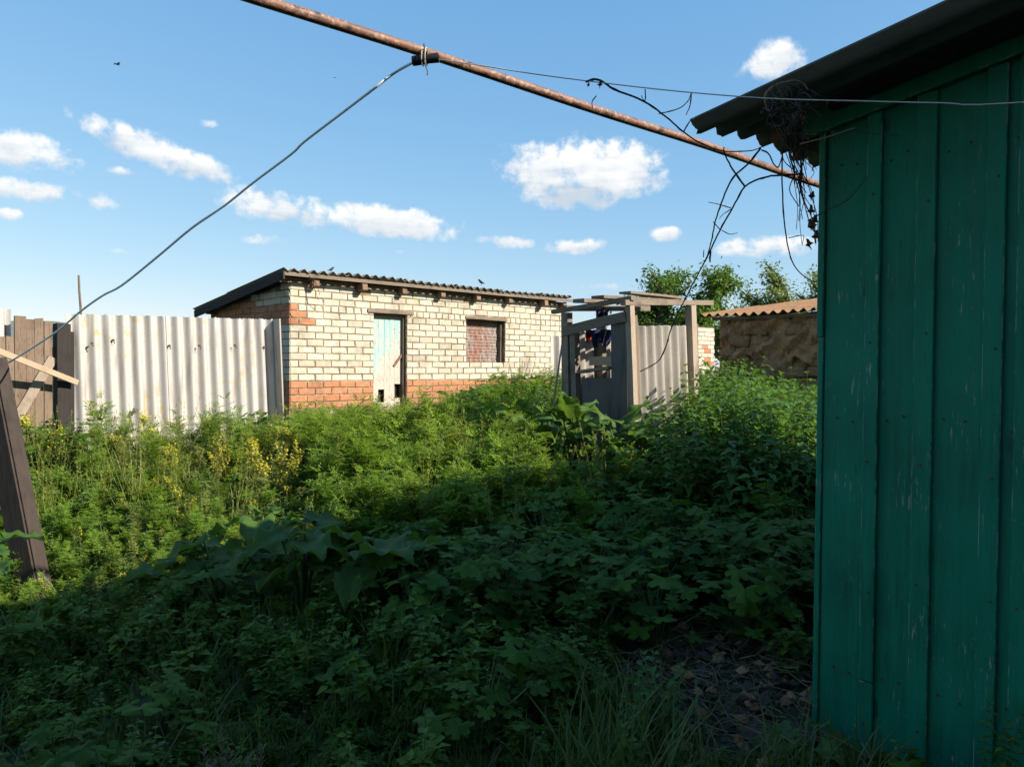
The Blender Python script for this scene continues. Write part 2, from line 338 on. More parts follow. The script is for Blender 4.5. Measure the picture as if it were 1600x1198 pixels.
def leafmat(name, lo, hi, alt, tr=.32, rough=.5, spec=.3, altamt=.25):
    def fn(G, b):
        at = G.n.new('ShaderNodeAttribute'); at.attribute_name = 'tint'; t = at.outputs['Fac']; r = G.rnd()
        oi = G.n.new('ShaderNodeObjectInfo'); pn_ = G.noise(oi.outputs['Location'], .85, 3)
        x = G.mix(t, lo, hi); x = G.mix(G.math('MULTIPLY', G.ss(r, .45, 1), altamt), x, alt); x = G.mix(G.math('MULTIPLY', G.ss(pn_, .48, .68), .75 * altamt / .25 * .6), x, alt)
        x = G.mix(G.math('MULTIPLY', G.ss(G.noise(G.coord(), 30, 3), .5, .75), .3), x, tuple(q * .6 for q in lo))
        G.put(b.inputs['Base Color'], x); b.inputs['Roughness'].default_value = rough; b.inputs['Specular IOR Level'].default_value = spec
        tl = G.n.new('ShaderNodeBsdfTranslucent'); G.put(tl.inputs[0], G.mix(.65, x, (hi[0] * 2.0, hi[1] * 1.9, hi[2] * .7)))
        ms = G.n.new('ShaderNodeMixShader'); ms.inputs[0].default_value = tr
        G.l.new(b.outputs[0], ms.inputs[1]); G.l.new(tl.outputs[0], ms.inputs[2]); G.l.new(ms.outputs[0], G.n['Material Output'].inputs[0])
    return material(name, fn)
L_rag = leafmat('feathery_leaf', (.085, .165, .016), (.185, .295, .036), (.30, .33, .045), .38, .6, .15)
L_goo = leafmat('goosefoot_leaf', (.055, .115, .014), (.130, .21, .030), (.17, .21, .05), .30, .6, .15)
L_mal_shade = leafmat('lobed_leaf_shade', (.024, .072, .006), (.070, .145, .014), (.10, .155, .026), .28, .6, .14, .5)  # green lowered so the shaded weeds look darker: shade in the colour
L_bur = leafmat('burdock_leaf', (.032, .085, .014), (.110, .185, .040), (.11, .16, .03), .32, .55, .2)
L_net = leafmat('nettle_leaf', (.050, .120, .018), (.105, .205, .034), (.10, .18, .035), .3)
L_low_shade = leafmat('low_weed_leaf', (.028, .070, .006), (.075, .140, .012), (.10, .135, .018), .25, .65, .12, .4)  # leaf colour darkened to deepen the foreground shade
L_gra = leafmat('grass_blade', (.05, .085, .02), (.12, .165, .045), (.24, .21, .07), .3)
L_yel = leafmat('mustard_bloom', (.42, .39, .03), (.62, .56, .07), (.50, .45, .05), .3)
L_mus = leafmat('mustard_leaf', (.13, .18, .03), (.25, .28, .06), (.32, .27, .06), .3)
L_tre = leafmat('tree_leaf', (.055, .115, .018), (.105, .185, .034), (.12, .18, .04), .35, .45, .4)
L_tre2 = leafmat('pale_tree_leaf', (.10, .15, .035), (.165, .225, .06), (.12, .16, .06), .35)
M_stem = material('green_stem', flat((.10, .13, .05), .7)); M_straw = leafmat('straw', (.12, .085, .05), (.27, .20, .12), (.2, .13, .075), .15, .7, .2)
M_bark = material('bark', flat((.10, .08, .06), .95, .4, 12))

# ------------------------------------------------------------------ ground
def smooth(t): t = min(1, max(0, t)); return t * t * (3 - 2 * t)
def gz_(x, y):
    h = .52 * smooth((y - 2.5) / 8.3) + .03 * math.sin(x * 1.7 + .4) * math.sin(y * 1.3) * smooth(y / 4)
    h += .40 * math.exp(-(((x - .75) / 1.5) ** 2 + ((y - 11.3) / 1.9) ** 2))       # bank in front of the brick shed's right end
    return h
xs = sorted(set([-4000, -1500, -600, -250, -120, -60, -30, -18] + [i * .4 for i in range(-35, 36)] + [18, 30, 60, 120, 250, 600, 1500, 4000]))
ys = sorted(set([-4000, -1000, -200, -60, -20] + [i * .4 - 10 for i in range(0, 80)] + [24, 30, 40, 60, 100, 200, 400, 900, 2000, 5000]))
gm = MB(); gm.add([(x, y, gz_(x, y) if abs(x) < 15 and -11 < y < 23 else (.52 if y > 10 else (.0 if y < 2.5 else gz_(0, y)))) for y in ys for x in xs],
       [(j * len(xs) + i, j * len(xs) + i + 1, (j + 1) * len(xs) + i + 1, (j + 1) * len(xs) + i) for j in range(len(ys) - 1) for i in range(len(xs) - 1)])
gr = gm.build('ground', M_soil, smooth=True); tag(gr, kind='structure')
hm = MB(); hv = []; NH = 60
for i in range(NH + 1):
    a = -math.pi * .42 + i / NH * math.pi * .5; rr = 1600
    t = i / NH; hgt = 76 * smooth(t / .12) * smooth((1 - t) / .55) * (.93 + .07 * math.sin(i * .9)) + .5
    hv += [(math.sin(a) * (rr - 500), math.cos(a) * (rr - 500), .4), (math.sin(a) * rr, math.cos(a) * rr, hgt), (math.sin(a) * (rr + 900), math.cos(a) * (rr + 900), .4)]
hm.add(hv, [(i * 3 + k, i * 3 + 3 + k, i * 3 + 4 + k, i * 3 + 1 + k) for i in range(NH) for k in (0, 1)])
tag(hm.build('hill', M_hill, smooth=True), kind='structure')

# ------------------------------------------------------------------ brick shed
HZ = .5
house = empty('brick_shed', (-3.074, 10.7, HZ), AD, 'cream brick shed with red brick base, turquoise door and corrugated roof', 'shed')
HL, HD, WT = 5.62, 2.62, 2.64 - HZ
def hz(z): return z - HZ
DX0, DX1, DT = 1.37, 1.98, hz(2.275); WX0, WX1, WB, WTOP = 3.20, 4.09, hz(1.525), hz(2.275)
mw = MB()
y0, y1 = .0, .24
for (a, b, lo, hi) in [(0, DX0, -.4, WT), (DX1, WX0, -.4, WT), (WX1, HL, -.4, WT), (DX0, DX1, DT, WT), (WX0, WX1, WTOP, WT), (WX0, WX1, -.4, WB)]:
    mw.box((a, y0, lo), (b, y1, hi))
front = mw.build('wall', M_mortar, house)
lw = MB(); sl_ = .128     # side walls follow the roof fall
for xa in (0.0, HL - .24):
    lw.add([(xa + dx, y, z) for dx in (0, .24) for (y, z) in ((.241, -.4), (HD, -.4), (HD, WT - sl_ * HD), (.241, WT - sl_ * .24))], [(0, 1, 2, 3), (7, 6, 5, 4), (0, 4, 5, 1), (1, 5, 6, 2), (2, 6, 7, 3), (3, 7, 4, 0)])
lw.box((.241, HD - .24, -.4), (HL - .241, HD - .002, WT - sl_ * HD))
side = lw.build('side_wall', M_mortar, house)
def brick_mesh(L, H, nm, dep=.022):
    out = []
    for k in range(4):
        b = MB(); c = .006; jj = lambda s=.003: rng.uniform(-s, s)
        fr = [(c + jj(), c + jj()), (L - c + jj(), c + jj()), (L - c + jj(), H - c + jj()), (c + jj(), H - c + jj())]
        md = [(jj(.002), jj(.002)), (L + jj(.002), jj(.002)), (L + jj(.002), H + jj(.002)), (jj(.002), H + jj(.002))]
        if k == 3: fr[2] = (L - .03, H - .012); md[2] = (L - .018, H - .004)
        pr = [-.010 + jj(.002) for _ in range(4)]
        vs = [(x, p, z) for (x, z), p in zip(fr, pr)] + [(x, -.004, z) for x, z in md] + [(x, dep, z) for x, z in md]
        fs = [(0, 1, 2, 3)] + [(i, 4 + i, 4 + (i + 1) % 4, (i + 1) % 4) for i in range(4)] + [(4 + i, 8 + i, 8 + (i + 1) % 4, 4 + (i + 1) % 4) for i in range(4)]
        b.add(vs, fs); out.append(b)
    return out
CH, BH = .0978, .083
cache = {}
def bmesh_for(L, red):
    key = (round(L, 3), red)
    if key not in cache: cache[key] = [b.mesh('red_brick' if red else 'brick', M_rb if red else M_wb) for b in brick_mesh(L, BH, 'b')]
    return cache[key]
NR = 19
nw = nrd = 0
zt = WT - .004
for row in range(NR):
    z = zt - (row + 1) * CH
    header = row in (3,)
    mod = .128 if header else .262
    x = 0.0 if row % 2 == 0 else -.131
    if header: x = 0.0
    while x < HL - .02:
        a, b = max(x, 0), min(x + mod - .013, HL)
        x += mod
        if row == 0 and rng.random() < .18: continue
        segs = []
        for (o0, o1, lo, hi) in ((DX0, DX1, -9, DT), (WX0, WX1, WB, WTOP)):
            if z + BH * .7 > lo and z + BH * .3 < hi and a < o1 and b > o0:
                if a < o0 - .03: segs.append((a, min(b, o0 - .004)))
                if b > o1 + .03: segs.append((max(a, o1 + .004), b))
                break
        else: segs = [(a, b)]
        for (p, q) in segs:
            Lb = q - p
            if Lb < .03: continue
            Lr = .249 if abs(Lb - .249) < .002 else round(Lb / .03) * .03
            if Lr < .03: continue
            red = (row >= 14) or (3 <= row <= 5 and q < [0, 0, 0, .2, .3, .46][row] ) or (row > 2 and rng.random() < .006)
            me = rng.choice(bmesh_for(Lr, red))
            if row >= 18: continue
            inst('red_brick' if red else 'brick', me, front, (p, rng.uniform(-.003, .002), z + rng.uniform(-.003, .003)), (rng.uniform(-.012, .012), rng.uniform(-.009, .009), rng.uniform(-.012, .012)), (Lb / Lr, 1, 1))
            if red: nrd += 1
            else: nw += 1
# shaded end wall: visible bricks above and beside the slate fence
rest = MB()
for row in range(NR):
    z = zt - (row + 1) * CH
    y = .12 if row % 2 else 0.0
    mod = .262
    y = (0.0 if row % 2 == 0 else -.131)
    while y < HD - .05:
        a, b = max(y, .0), min(y + mod - .013, HD); y += mod
        top = WT - sl_ * (a + .1)
        if z + BH * .75 > top: continue
        red = row >= 14 or (3 <= row <= 5) or (row == 2 and a > 1.0)
        if row in (4,) and .3 < a < .5: red = False
        Lb = b - a
        if Lb < .05: continue
        Lr = .249 if abs(Lb - .249) < .002 else round(Lb / .03) * .03
        seen = row <= 7 or (a < .2 and row < 17)
        if seen and nw < 298:
            me = rng.choice(bmesh_for(Lr, red))
            inst('red_brick' if red else 'brick', me, side, (rng.uniform(-.003, .002), b, z + rng.uniform(-.003, .003)), (0, 0, -R(90)), (Lb / Lr, 1, 1))
            if red: nrd += 1
            else: nw += 1
        else:
            rest.cur = 1 if red else 0
            rest.box((-.008, a, z), (.02, b, z + BH))
if rest.v: tag(rest.build('lower_brickwork', [M_wb, M_rb], side), kind='stuff')
print('bricks', nw, nrd)
# door, window sheet, lintels
dr = MB(); dxa, dxb = DX0 + .035, DX1 - .03; dz0, dz1 = -.08, DT - .03
holes = [(.12, .22, .40, .60), (.42, .48, .46, .68)]   # rotted slots near the foot: x0,x1,z0,z1 from the door's corner
planks = [(0, .115), (.119, .225), (.229, .33), (.334, .42), (.424, dxb - dxa)]
door = empty('door', (dxa, .10, 0), 0); door.parent = house
for i, (a, b) in enumerate(planks):
    lo, hi = dz0 + (.04 * i if i > 2 else 0), dz1 - rng.uniform(0, .012)
    m = MB()
    cut = [(h[2] + .02, h[3] + .02) for h in holes if h[0] < (a + b) / 2 < h[1] + .04]
    if cut:
        z0c, z1c = cut[0]; m.box((a, 0, lo), (b, .025, z0c), .002); m.box((a, 0, z1c), (b, .025, hi), .002)
    else: m.box((a, 0, lo), (b, .025, hi), .003)
    o = m.build('plank', M_door, door)
MB().box((-.02, .06, dz0), (dxb - dxa + .02, .07, dz1)).build('shade_panel', M_black, door)  # near-black panel paints the unlit interior behind the slots
MB().beam((.40, -.012, .98), (dxb - dxa + .01, -.02, 1.17), .02, .035).build('latch', M_brown, door)
fr = MB(); fr.box((DX0 - .006, .05, -.08), (DX0 + .034, .13, DT - .002)); f1 = fr.build('door_frame', M_brown, house)
MB().box((DX1 - .03, .05, -.08), (DX1 + .006, .17, DT - .002)).build('door_frame', M_brown, house)
MB().box((DX0 + .035, .05, DT - .05), (DX1 - .031, .16, DT - .001)).build('door_frame', M_brown, house)
timber('lintel', house, (1.25, .03, hz(2.305)), (2.1, .03, hz(2.30)), .12, .045, M_woodh, j=.002)
timber('lintel', house, (3.17, .03, hz(2.298)), (4.12, .03, hz(2.292)), .12, .04, M_woodh, j=.002)
win = empty('window', (WX0, .14, WB), 0); win.parent = house
WW, WH = WX1 - WX0, WTOP - WB
ws = MB()
nx_, nz_ = 22, 26
vs = [(.01 + (WW - .05) * i / nx_ + (rng.uniform(-.012, .004) if i == nx_ else 0), .012 * math.sin(i * 2.2) * math.sin(j * .7) + rng.uniform(-.003, .003) - .008 * (j % 2), .03 + (WH - .06) * j / nz_) for j in range(nz_ + 1) for i in range(nx_ + 1)]
ws.add(vs, [(j * (nx_ + 1) + i, j * (nx_ + 1) + i + 1, (j + 1) * (nx_ + 1) + i + 1, (j + 1) * (nx_ + 1) + i) for j in range(nz_) for i in range(nx_)])
ws.build('rusted_sheet', M_shut, win)
MB().box((0, .05, 0), (WW, .07, WH)).build('shade_panel', M_black, win)  # near-black panel, painted darkness behind the window sheet
MB().box((.002, -.02, .0), (WW - .002, .045, .028)).build('sill', M_brown, win)
MB().box((WW - .042, -.08, .029), (WW - .004, .045, WH - .05)).build('window_frame', M_brown, win)
MB().box((.003, -.03, WH - .045), (WW - .003, .045, WH - .004)).build('window_frame', M_brown, win)
# roof
rz0 = hz(2.775)
def rmap(x0, ya, lift=0): return lambda s, t, h: (x0 + s, ya + t, rz0 + lift - .128 * (ya + t + .28) + h + .01 * math.sin((x0 + s) * 1.3))
x = -.20
for i in range(6):
    Wd = 1.05 if i < 5 else .8
    for (ya, L, lf) in ((-.22 + rng.uniform(-.015, .015), 1.80, .012), (1.40, 1.47, 0)):
        b = MB().sheet(rmap(x, ya, lf + .006 * (i % 2)), Wd, L, .15, .024, seg=8, nl=5, rag=.006)
        b.build('roof_sheet', M_sroof, house, smooth=True)
    x += 1.0
timber('fascia_board', house, (-.18, -.175, rz0 - .058), (5.72, -.175, rz0 - .060), .025, .05, M_woodh, j=.004)
for xb in (.33, 1.11, 1.84, 2.6, 3.36, 4.1, 4.96, 5.5):
    timber('rafter', house, (xb, -.15 + rng.uniform(-.03, .02), rz0 - .135), (xb, 2.7, rz0 - .135 - .128 * 2.88), .085, .095, M_rafter, j=.002)
timber('rake_board', house, (-.185, -.19, rz0 - .08), (-.185, 2.82, rz0 - .08 - .128 * 3.1), .025, .11, M_tar, j=.003)
timber('purlin', house, (-.165, .05, rz0 - .115), (5.7, .05, rz0 - .115), .08, .07, M_rafter, j=.003)
timber('purlin', house, (-.165, 2.4, rz0 - .115 - .128 * 2.65), (5.6, 2.4, rz0 - .115 - .128 * 2.65), .08, .08, M_rafter, j=.003)

# brick wall further along the same line
bw = empty('brick_wall', Vector((-3.074, 10.7, .5)) + D * 9.95, AD, 'low cream brick wall glimpsed between the outhouse and the clay shed', 'wall')
MB().box((0, 0, -.3), (.95, .24, 1.92)).build('wall', M_mortar, bw)
st = MB()
for row in range(18):
    x = -.13 * (row % 2)
    while x < .9:
        a, b = max(x, 0), min(x + .249, .95); x += .262
        if b - a < .05: continue
        st.cur = 1 if rng.random() < .10 else 0
        st.box((a, -.011 + rng.uniform(-.003, .002), .15 + row * CH), (b, .02, .15 + row * CH + BH), .002)
tag(st.build('brickwork', [M_wb, M_rb], bw), kind='stuff')

# ------------------------------------------------------------------ slate fence and gate
FP = P(428, 500, 10.2)
fence = empty('slate_fence', (FP.x, FP.y, .42), AD, 'white corrugated slate sheet fence between plank gate and brick shed', 'fence')
fz = FP.z - .42
for i, (xa, W) in enumerate(((-2.46, 1.216), (-1.396, 1.368))):
    lf = -.008 * i
    b = MB().sheet(lambda s, t, h, xa=xa, lf=lf: (xa + s - (t - 1.75) * .048 * (1 + .35 * (xa + s) / 2.4) - .0, -h + lf, fz - 1.80 + t + .05 * (xa + s + 1.2) / 2.4), W, 1.78, .152, .034, seg=12, nl=6, ph=.5, rag=.009)
    b.build('slate_sheet', M_slate, fence, smooth=True)
timber('rail', fence, (-2.5, .075, fz - .35), (.1, .075, fz - .35), .05, .08, M_woodh)
timber('rail', fence, (-2.5, .075, fz - 1.35), (.1, .075, fz - 1.35), .05, .08, M_woodh)
for xb, zb in ((-1.98, -.32), (-1.36, -.37), (-1.0, -.36), (-.55, -.345), (-2.2, -.36), (-.16, -.36)):
    nb = MB(); nb.tube([(xb, -.062, fz + zb), (xb, -.03, fz + zb)], .014, 7); nb.tube([(xb, -.05, fz + zb), (xb + .012, -.055, fz + zb - .04)], .006, 5); nb.build('bolt', M_iron, fence)
pn = MB(); pn.beam((-.02, -.075, fz + .01), (.06, -.075, -.3), .26, .02, upv=(1, 0, 0), j=.002)
pn.build('edge_slab', M_slateg, fence)
MB().box((.02, .08, -.4), (.13, .2, fz - .08)).build('post', M_wood, fence)
gate = empty('plank_gate', FP + D * -2.56 + Vector((0, 0, .42 - FP.z)), AD, 'weathered grey plank gate with diagonal brace beside the white slate fence', 'gate')
x = -.015; i = 0
while x > -1.15:
    wd = rng.uniform(.075, .115); top = (1.55 if i else 1.5) - .0 + rng.uniform(-.035, .02)
    if -.50 < x < -.42: top -= .08
    if x < -.37: top = 1.36 + rng.uniform(-.03, .03)
    o = MB().box((x - wd, -.012, -.35), (x - .006, .012, top), .005).build('plank', M_brown, gate)
    x -= wd; i += 1
timber('brace', gate, (-.43, -.03, .36), (-.02, -.03, 1.13), .024, .095, M_lightw, upv=(0, 0, 1))
timber('rail', gate, (-1.15, .03, .3), (.0, .03, .3), .04, .09, M_woodh); timber('rail', gate, (-1.15, .03, 1.2), (.0, .03, 1.2), .04, .09, M_woodh)
MB().box((.005, -.08, -.4), (.135, .09, 1.50), .006).build('post', M_tar, gate)
MB().box((.145, -.02, -.4), (.185, .05, 1.42), .004).build('post', M_tar, gate)
bar = empty('propping_plank', gate.location + D * -.9 + Vector((0, 0, 0)), AD, 'pale fresh plank propped slantwise across the plank gate', 'plank')
timber('board', bar, (-.2, -.62, 1.40), (1.09, -.13, .86), .028, .058, M_pale, j=.001)
sp = MB().sheet(lambda s, t, h: (-1.25 + s, .12 - h, -.1 + t), .87, 1.74, .152, .026, seg=8, nl=3)
o = sp.build('slate_sheet', M_slate, None, smooth=True); o.location = gate.location; o.rotation_euler = (0, 0, AD)
tag(o, 'white corrugated slate sheet showing above the gate planks at the left edge', 'slate sheet')
o = MB().tube([P(127, 520, 9.0), P(126, 480, 9.02), P(124, 455, 9.0), P(123, 430, 9.0)], [.014, .013, .012, .011], 6).build('stick', M_brown)
tag(o, 'thin upright stick rising behind the left end of the slate fence', 'stick')
o.data.transform(Matrix.Identity(4))

# ------------------------------------------------------------------ outhouse
OZ = .33
O = P(990, 480, 7.6)
outh = empty('outhouse', (O.x, O.y, OZ), AD, 'ruined wooden outhouse frame patched with corrugated slate', 'outhouse'); outh.rotation_euler = (0, R(-1.8), AD)
def oz(z): return z - OZ
timber('post', outh, (-.01, .0, oz(2.10)), (.075, -.01, -.2), .065, .07, M_lightw, upv=(1, 0, 0))
timber('side_board', outh, (.055, -.02, oz(2.0)), (.135, -.03, -.2), .02, .05, M_brown, upv=(1, 0, 0))
b = MB().sheet(lambda s, t, h: (.06 + s - (t - 1.62) * .055, .0 - h, -.03 + t + .02 * s), .93, 1.59, .142, .031, seg=10, nl=4, rag=.008); b.build('slate_sheet', M_slateg, outh, smooth=True)
timber('post', outh, (1.02, -.02, oz(2.12)), (1.13, -.02, -.2), .085, .09, M_lightw, upv=(1, 0, 0))
timber('side_board', outh, (1.17, .02, oz(1.93)), (1.24, .03, -.2), .05, .03, M_brown, upv=(1, 0, 0))
timber('beam', outh, (-.12, -.01, oz(2.115)), (1.50, .02, oz(2.165)), .06, .052, M_woodh)
timber('beam', outh, (-.02, -.05, oz(2.165)), (-.01, 1.02, oz(2.075)), .06, .045, M_woody)
timber('roof_plank', outh, (.0, .06, oz(2.22)), (.95, .10, oz(2.205)), .14, .022, M_woodh)
timber('roof_plank', outh, (-.05, .62, oz(2.17)), (1.3, .66, oz(2.19)), .15, .04, M_woodh); timber('roof_plank', outh, (-.08, .34, oz(2.19)), (1.25, .36, oz(2.2)), .16, .03, M_woodh)
timber('cross_board', outh, (-.04, .02, oz(1.99)), (-.04, .86, oz(1.86)), .022, .10, M_woody)
MB().box((-.03, .035, -.1), (-.012, .22, oz(1.96)), .006).build('flat_slab', M_slabd, outh)
timber('post', outh, (.0, .83, oz(2.06)), (.0, .84, -.2), .09, .08, M_wood, upv=(1, 0, 0)); timber('post', outh, (.01, .735, oz(1.84)), (.01, .70, -.2), .07, .08, M_wood, upv=(1, 0, 0))
timber('post', outh, (.45, .74, oz(2.13)), (.46, .74, -.2), .08, .07, M_wood, upv=(1, 0, 0)); timber('post', outh, (1.05, .82, oz(2.14)), (1.06, .82, -.2), .08, .08, M_wood, upv=(1, 0, 0))
b = MB().sheet(lambda s, t, h: (.07 + s, .80 - h, .1 + t), 0.98, 1.42, .142, .030, seg=8, nl=3, rag=.02); b.build('slate_sheet', M_slateg, outh, smooth=True)
timber('shelf', outh, (.0, .22, oz(1.49)), (.02, .66, oz(1.44)), .14, .03, M_woody); timber('shelf', outh, (.12, .2, oz(1.55)), (.12, .62, oz(1.55)), .03, .09, M_pale)
MB().box((-.005, .225, -.15), (.012, .62, oz(1.38)), .006).build('flat_slab', M_slabd, outh)
timber('beam', outh, (-.02, .84, oz(2.11)), (1.45, .84, oz(2.14)), .06, .06, M_woodh)
def rag_cloth(name, at, W, H, mat, label):
    m = MB(); n = 9
    vs = [(W * (i / n - .5) * (1 - .35 * j / n), .02 * math.sin(i * 1.9 + j * .6) + .012 * math.cos(j * 1.4) + lay * .006, -H * j / n * (1 + .15 * math.sin(i * 1.2)) - .08 * (abs(i / n - .5) * 2) ** 2 * H) for lay in (0, 1) for j in range(n + 1) for i in range(n + 1)]
    K = (n + 1) ** 2; A = lambda l, j, i: l * K + j * (n + 1) + i
    fs = [(A(l, j, i), A(l, j, i + 1), A(l, j + 1, i + 1), A(l, j + 1, i)) for l in (0, 1) for j in range(n) for i in range(n)]
    fs += [(A(0, j, e), A(0, j + 1, e), A(1, j + 1, e), A(1, j, e)) for e in (0, n) for j in range(n)] + [(A(0, e, i), A(0, e, i + 1), A(1, e, i + 1), A(1, e, i)) for e in (0, n) for i in range(n)]
    m.add(vs, fs); o = m.build(name, mat, smooth=True); o.location = at; o.rotation_euler = (0, 0, AD - R(60)); return tag(o, label, 'cloth')
ow = lambda x, y, z: Vector((O.x, O.y, 0)) + D * x - E_ * y + Vector((0, 0, z))
rag_cloth('rag', ow(.03, .42, 2.08), .13, .14, M_blue, 'navy rag hanging from the top beam of the outhouse')
rag_cloth('rag', ow(.06, .45, 1.88), .26, .16, M_blue, 'dark blue rag bundled below the cross board of the outhouse')
rag_cloth('rag', ow(.06, .62, 1.88), .08, .12, M_red, 'small red rag beside the blue one in the outhouse')
# slate strips standing left of it
for k, (uu, wd) in enumerate(((868, .19), (881, .17))):
    b = MB().sheet(lambda s, t, h: (s, -h, t), wd, 1.35 - .06 * k, .15, .024, seg=8, nl=3, rag=.01)
    o = b.build('slate_strip', M_brown if 0 else M_slateg, smooth=True); q = P(uu - 6, 560, 12.1 + .15 * k); o.location = (q.x, q.y, .62); o.rotation_euler = (R(-3), 0, AD - R(20))
    tag(o, ('narrow brown slate strip leaning nearest the brick shed wall', 'narrow slate strip leaning against the outhouse post')[k], 'slate strip')
o = MB().tube([ow(-.06, 1.02, .4), ow(-.07, .98, 1.2), ow(-.05, .90, 1.72)], .011, 6).build('stick', M_pale); tag(o, 'thin pale stick leaning on the left post of the outhouse', 'stick')

# ------------------------------------------------------------------ clay shed
A_ = P(1108, 495, 12.2); AZ = .5
clay = empty('clay_shed', (A_.x, A_.y, AZ), AD, 'crumbling brown clay block shed with an orange lichen covered corrugated roof', 'shed')
az_ = A_.z - AZ
MB().box((.06, -4.3, -.3), (.4, -.16, az_ - .06)).build('wall', M_adobe, clay)
MB().box((.42, -.42, -.3), (3.9, -.18, az_ - .06)).build('side_wall', M_adobe, clay)
MB().box((3.65, -4.3, -.3), (3.9, -.44, az_ + .3)).build('back_wall', M_adobe, clay)
MB().box((.42, -4.3, -.3), (3.62, -4.06, az_ - .06)).build('side_wall', M_adobe, clay)
blk = []
for k in range(6):
    bm = bmesh.new(); bmesh.ops.create_cube(bm, size=1); bmesh.ops.subdivide_edges(bm, edges=bm.edges[:], cuts=2, use_grid_fill=True)
    for v in bm.verts:
        p = v.co.copy(); rr = max(abs(p.y), abs(p.z)); v.co *= 1 - .16 * max(0, p.length - .55); v.co += Vector((rng.uniform(-.2, .2), rng.uniform(-.07, .07), rng.uniform(-.12, .12)))
    me = bpy.data.meshes.new('clay_block'); bm.to_mesh(me); bm.free(); me.materials.append(M_adobe); me.polygons.foreach_set('use_smooth', [True] * len(me.polygons)); blk.append(me)
wall_c = clay.children[0]
rowh = .155
for row in range(11):
    z = -.08 + row * rowh
    y = -.16 - (row % 2) * .14 - rng.uniform(0, .06)
    while y > -2.15:
        wd = rng.uniform(.24, .38)
        prob = .9 if row < 8 else .75
        if y < -1.35 and row < 6: prob = .12       # plastered stretch
        if rng.random() < prob and z + rowh < az_ - .02:
            inst('clay_block', rng.choice(blk), wall_c, (.075 - rng.uniform(-.03, .05), y - wd / 2, z + rowh / 2), (rng.uniform(-.11, .11), rng.uniform(-.06, .06), rng.uniform(-.08, .08)), (.13, wd * rng.uniform(.86, .98), rowh * rng.uniform(.78, 1.0)))
        y -= wd
pl = MB(); n1, n2 = 26, 18
pv = [(.02 + .02 * math.sin(i * 1.1 + j) * math.sin(j * .8) + rng.uniform(-.006, .006), -1.30 - 2.9 * i / n1 - (rng.uniform(0, .12) if i == 0 else 0), -.25 + 1.05 * j / n2 + (rng.uniform(-.06, .06) if j == n2 else 0)) for i in range(n1 + 1) for j in range(n2 + 1)]
pl.add(pv + [(.07, y, z) for (x, y, z) in pv], [(i * (n2 + 1) + j, (i + 1) * (n2 + 1) + j, (i + 1) * (n2 + 1) + j + 1, i * (n2 + 1) + j + 1) for i in range(n1) for j in range(n2)]
       + [(K0, K1, K1 + len(pv), K0 + len(pv)) for K0, K1 in [(i * (n2 + 1) + n2, (i + 1) * (n2 + 1) + n2) for i in range(n1)] + [(j, j + 1) for j in range(n2)]])
pl.build('plaster', M_adobe, clay, smooth=True)
up_ = MB(); n1, n2 = 60, 16; pv = []
for i in range(n1 + 1):
    y = -.22 - 2.0 * i / n1; zl = .98 + .10 * math.sin(y * 7) + .07 * math.sin(y * 17 + 1) + rng.uniform(-.03, .03)
    for j in range(n2 + 1):
        t = j / n2; z = zl + (az_ - .07 - zl) * t
        pv.append((-.0 + .05 * math.sin(y * 9 + z * 5) * math.sin(z * 13 - y * 4) + .03 * math.sin(y * 21 + z * 24) + rng.uniform(-.026, .026) + (.05 if j == 0 else 0), y, z))
up_.add(pv + [(.09, y, z) for (x, y, z) in pv], [(i * (n2 + 1) + j, (i + 1) * (n2 + 1) + j, (i + 1) * (n2 + 1) + j + 1, i * (n2 + 1) + j + 1) for i in range(n1) for j in range(n2)]
       + [(K0, K1, K1 + len(pv), K0 + len(pv)) for K0, K1 in [(i * (n2 + 1), (i + 1) * (n2 + 1)) for i in range(n1)] + [(j, j + 1) for j in range(n2)]])
up_.build('clay_render', M_adobe, clay, smooth=True)
for k in range(4):
    ya = .05 - 1.06 * k
    for (xa, L, lf) in ((-.16, 1.85, 0), (1.6, 1.85, .02 - .0), (3.3, 1.1, .04)):
        b = MB().sheet(lambda s, t, h, ya=ya, xa=xa, lf=lf: (xa + t, ya - s, az_ + .02 + .128 * (xa + t + .16) + h - lf * .4 + .012 * math.sin((ya - s) * 2) + .006 * (k % 2)), 1.12, L, .15, .026, seg=8, nl=4, rag=.012)
        b.build('roof_sheet', M_oroof, clay, smooth=True)
timber('eave_board', clay, (-.05, -.1, az_ - .045), (-.05, -4.2, az_ - .045), .03, .05, M_woody)
for yb in (-.3, -1.3, -2.3, -3.3): timber('rafter', clay, (.0, yb, az_ - .08), (3.9, yb, az_ - .08 + .128 * 3.9), .07, .08, M_rafter)

# ------------------------------------------------------------------ green plank shed
S = Vector((1.272, 3.15, 0))
gs = empty('green_shed', S, AD, 'green painted board and batten shed with dark corrugated eave', 'shed')
def wear(o):
    for p in o.data.polygons:
        n = p.normal
        if max(abs(n.x), abs(n.y), abs(n.z)) < .93: p.material_index = 1
    return o
edges = [0.0, -.19, -.378, -.604, -.70, -.90, -1.11, -1.30, -1.52, -1.73, -1.93, -2.12, -2.33, -2.52, -2.70]
RS = .176
for k in range(len(edges) - 1):
    ya, yb = edges[k] - (.003 if k else 0), edges[k + 1] + .003
    t = rng.uniform(-.003, .003)
    m = MB(); za, zb = 2.50 + RS * -ya, 2.50 + RS * -yb
    m.add([(x, y, z) for x in (-.0 + t, .022 + t) for (y, z) in ((ya, -.08), (yb, -.08), (yb, zb), (ya, za))], [(0, 1, 2, 3), (7, 6, 5, 4), (0, 4, 5, 1), (1, 5, 6, 2), (2, 6, 7, 3), (3, 7, 4, 0)])
    wear(bevel(m.build('board', [M_green, M_worn], gs), .003))
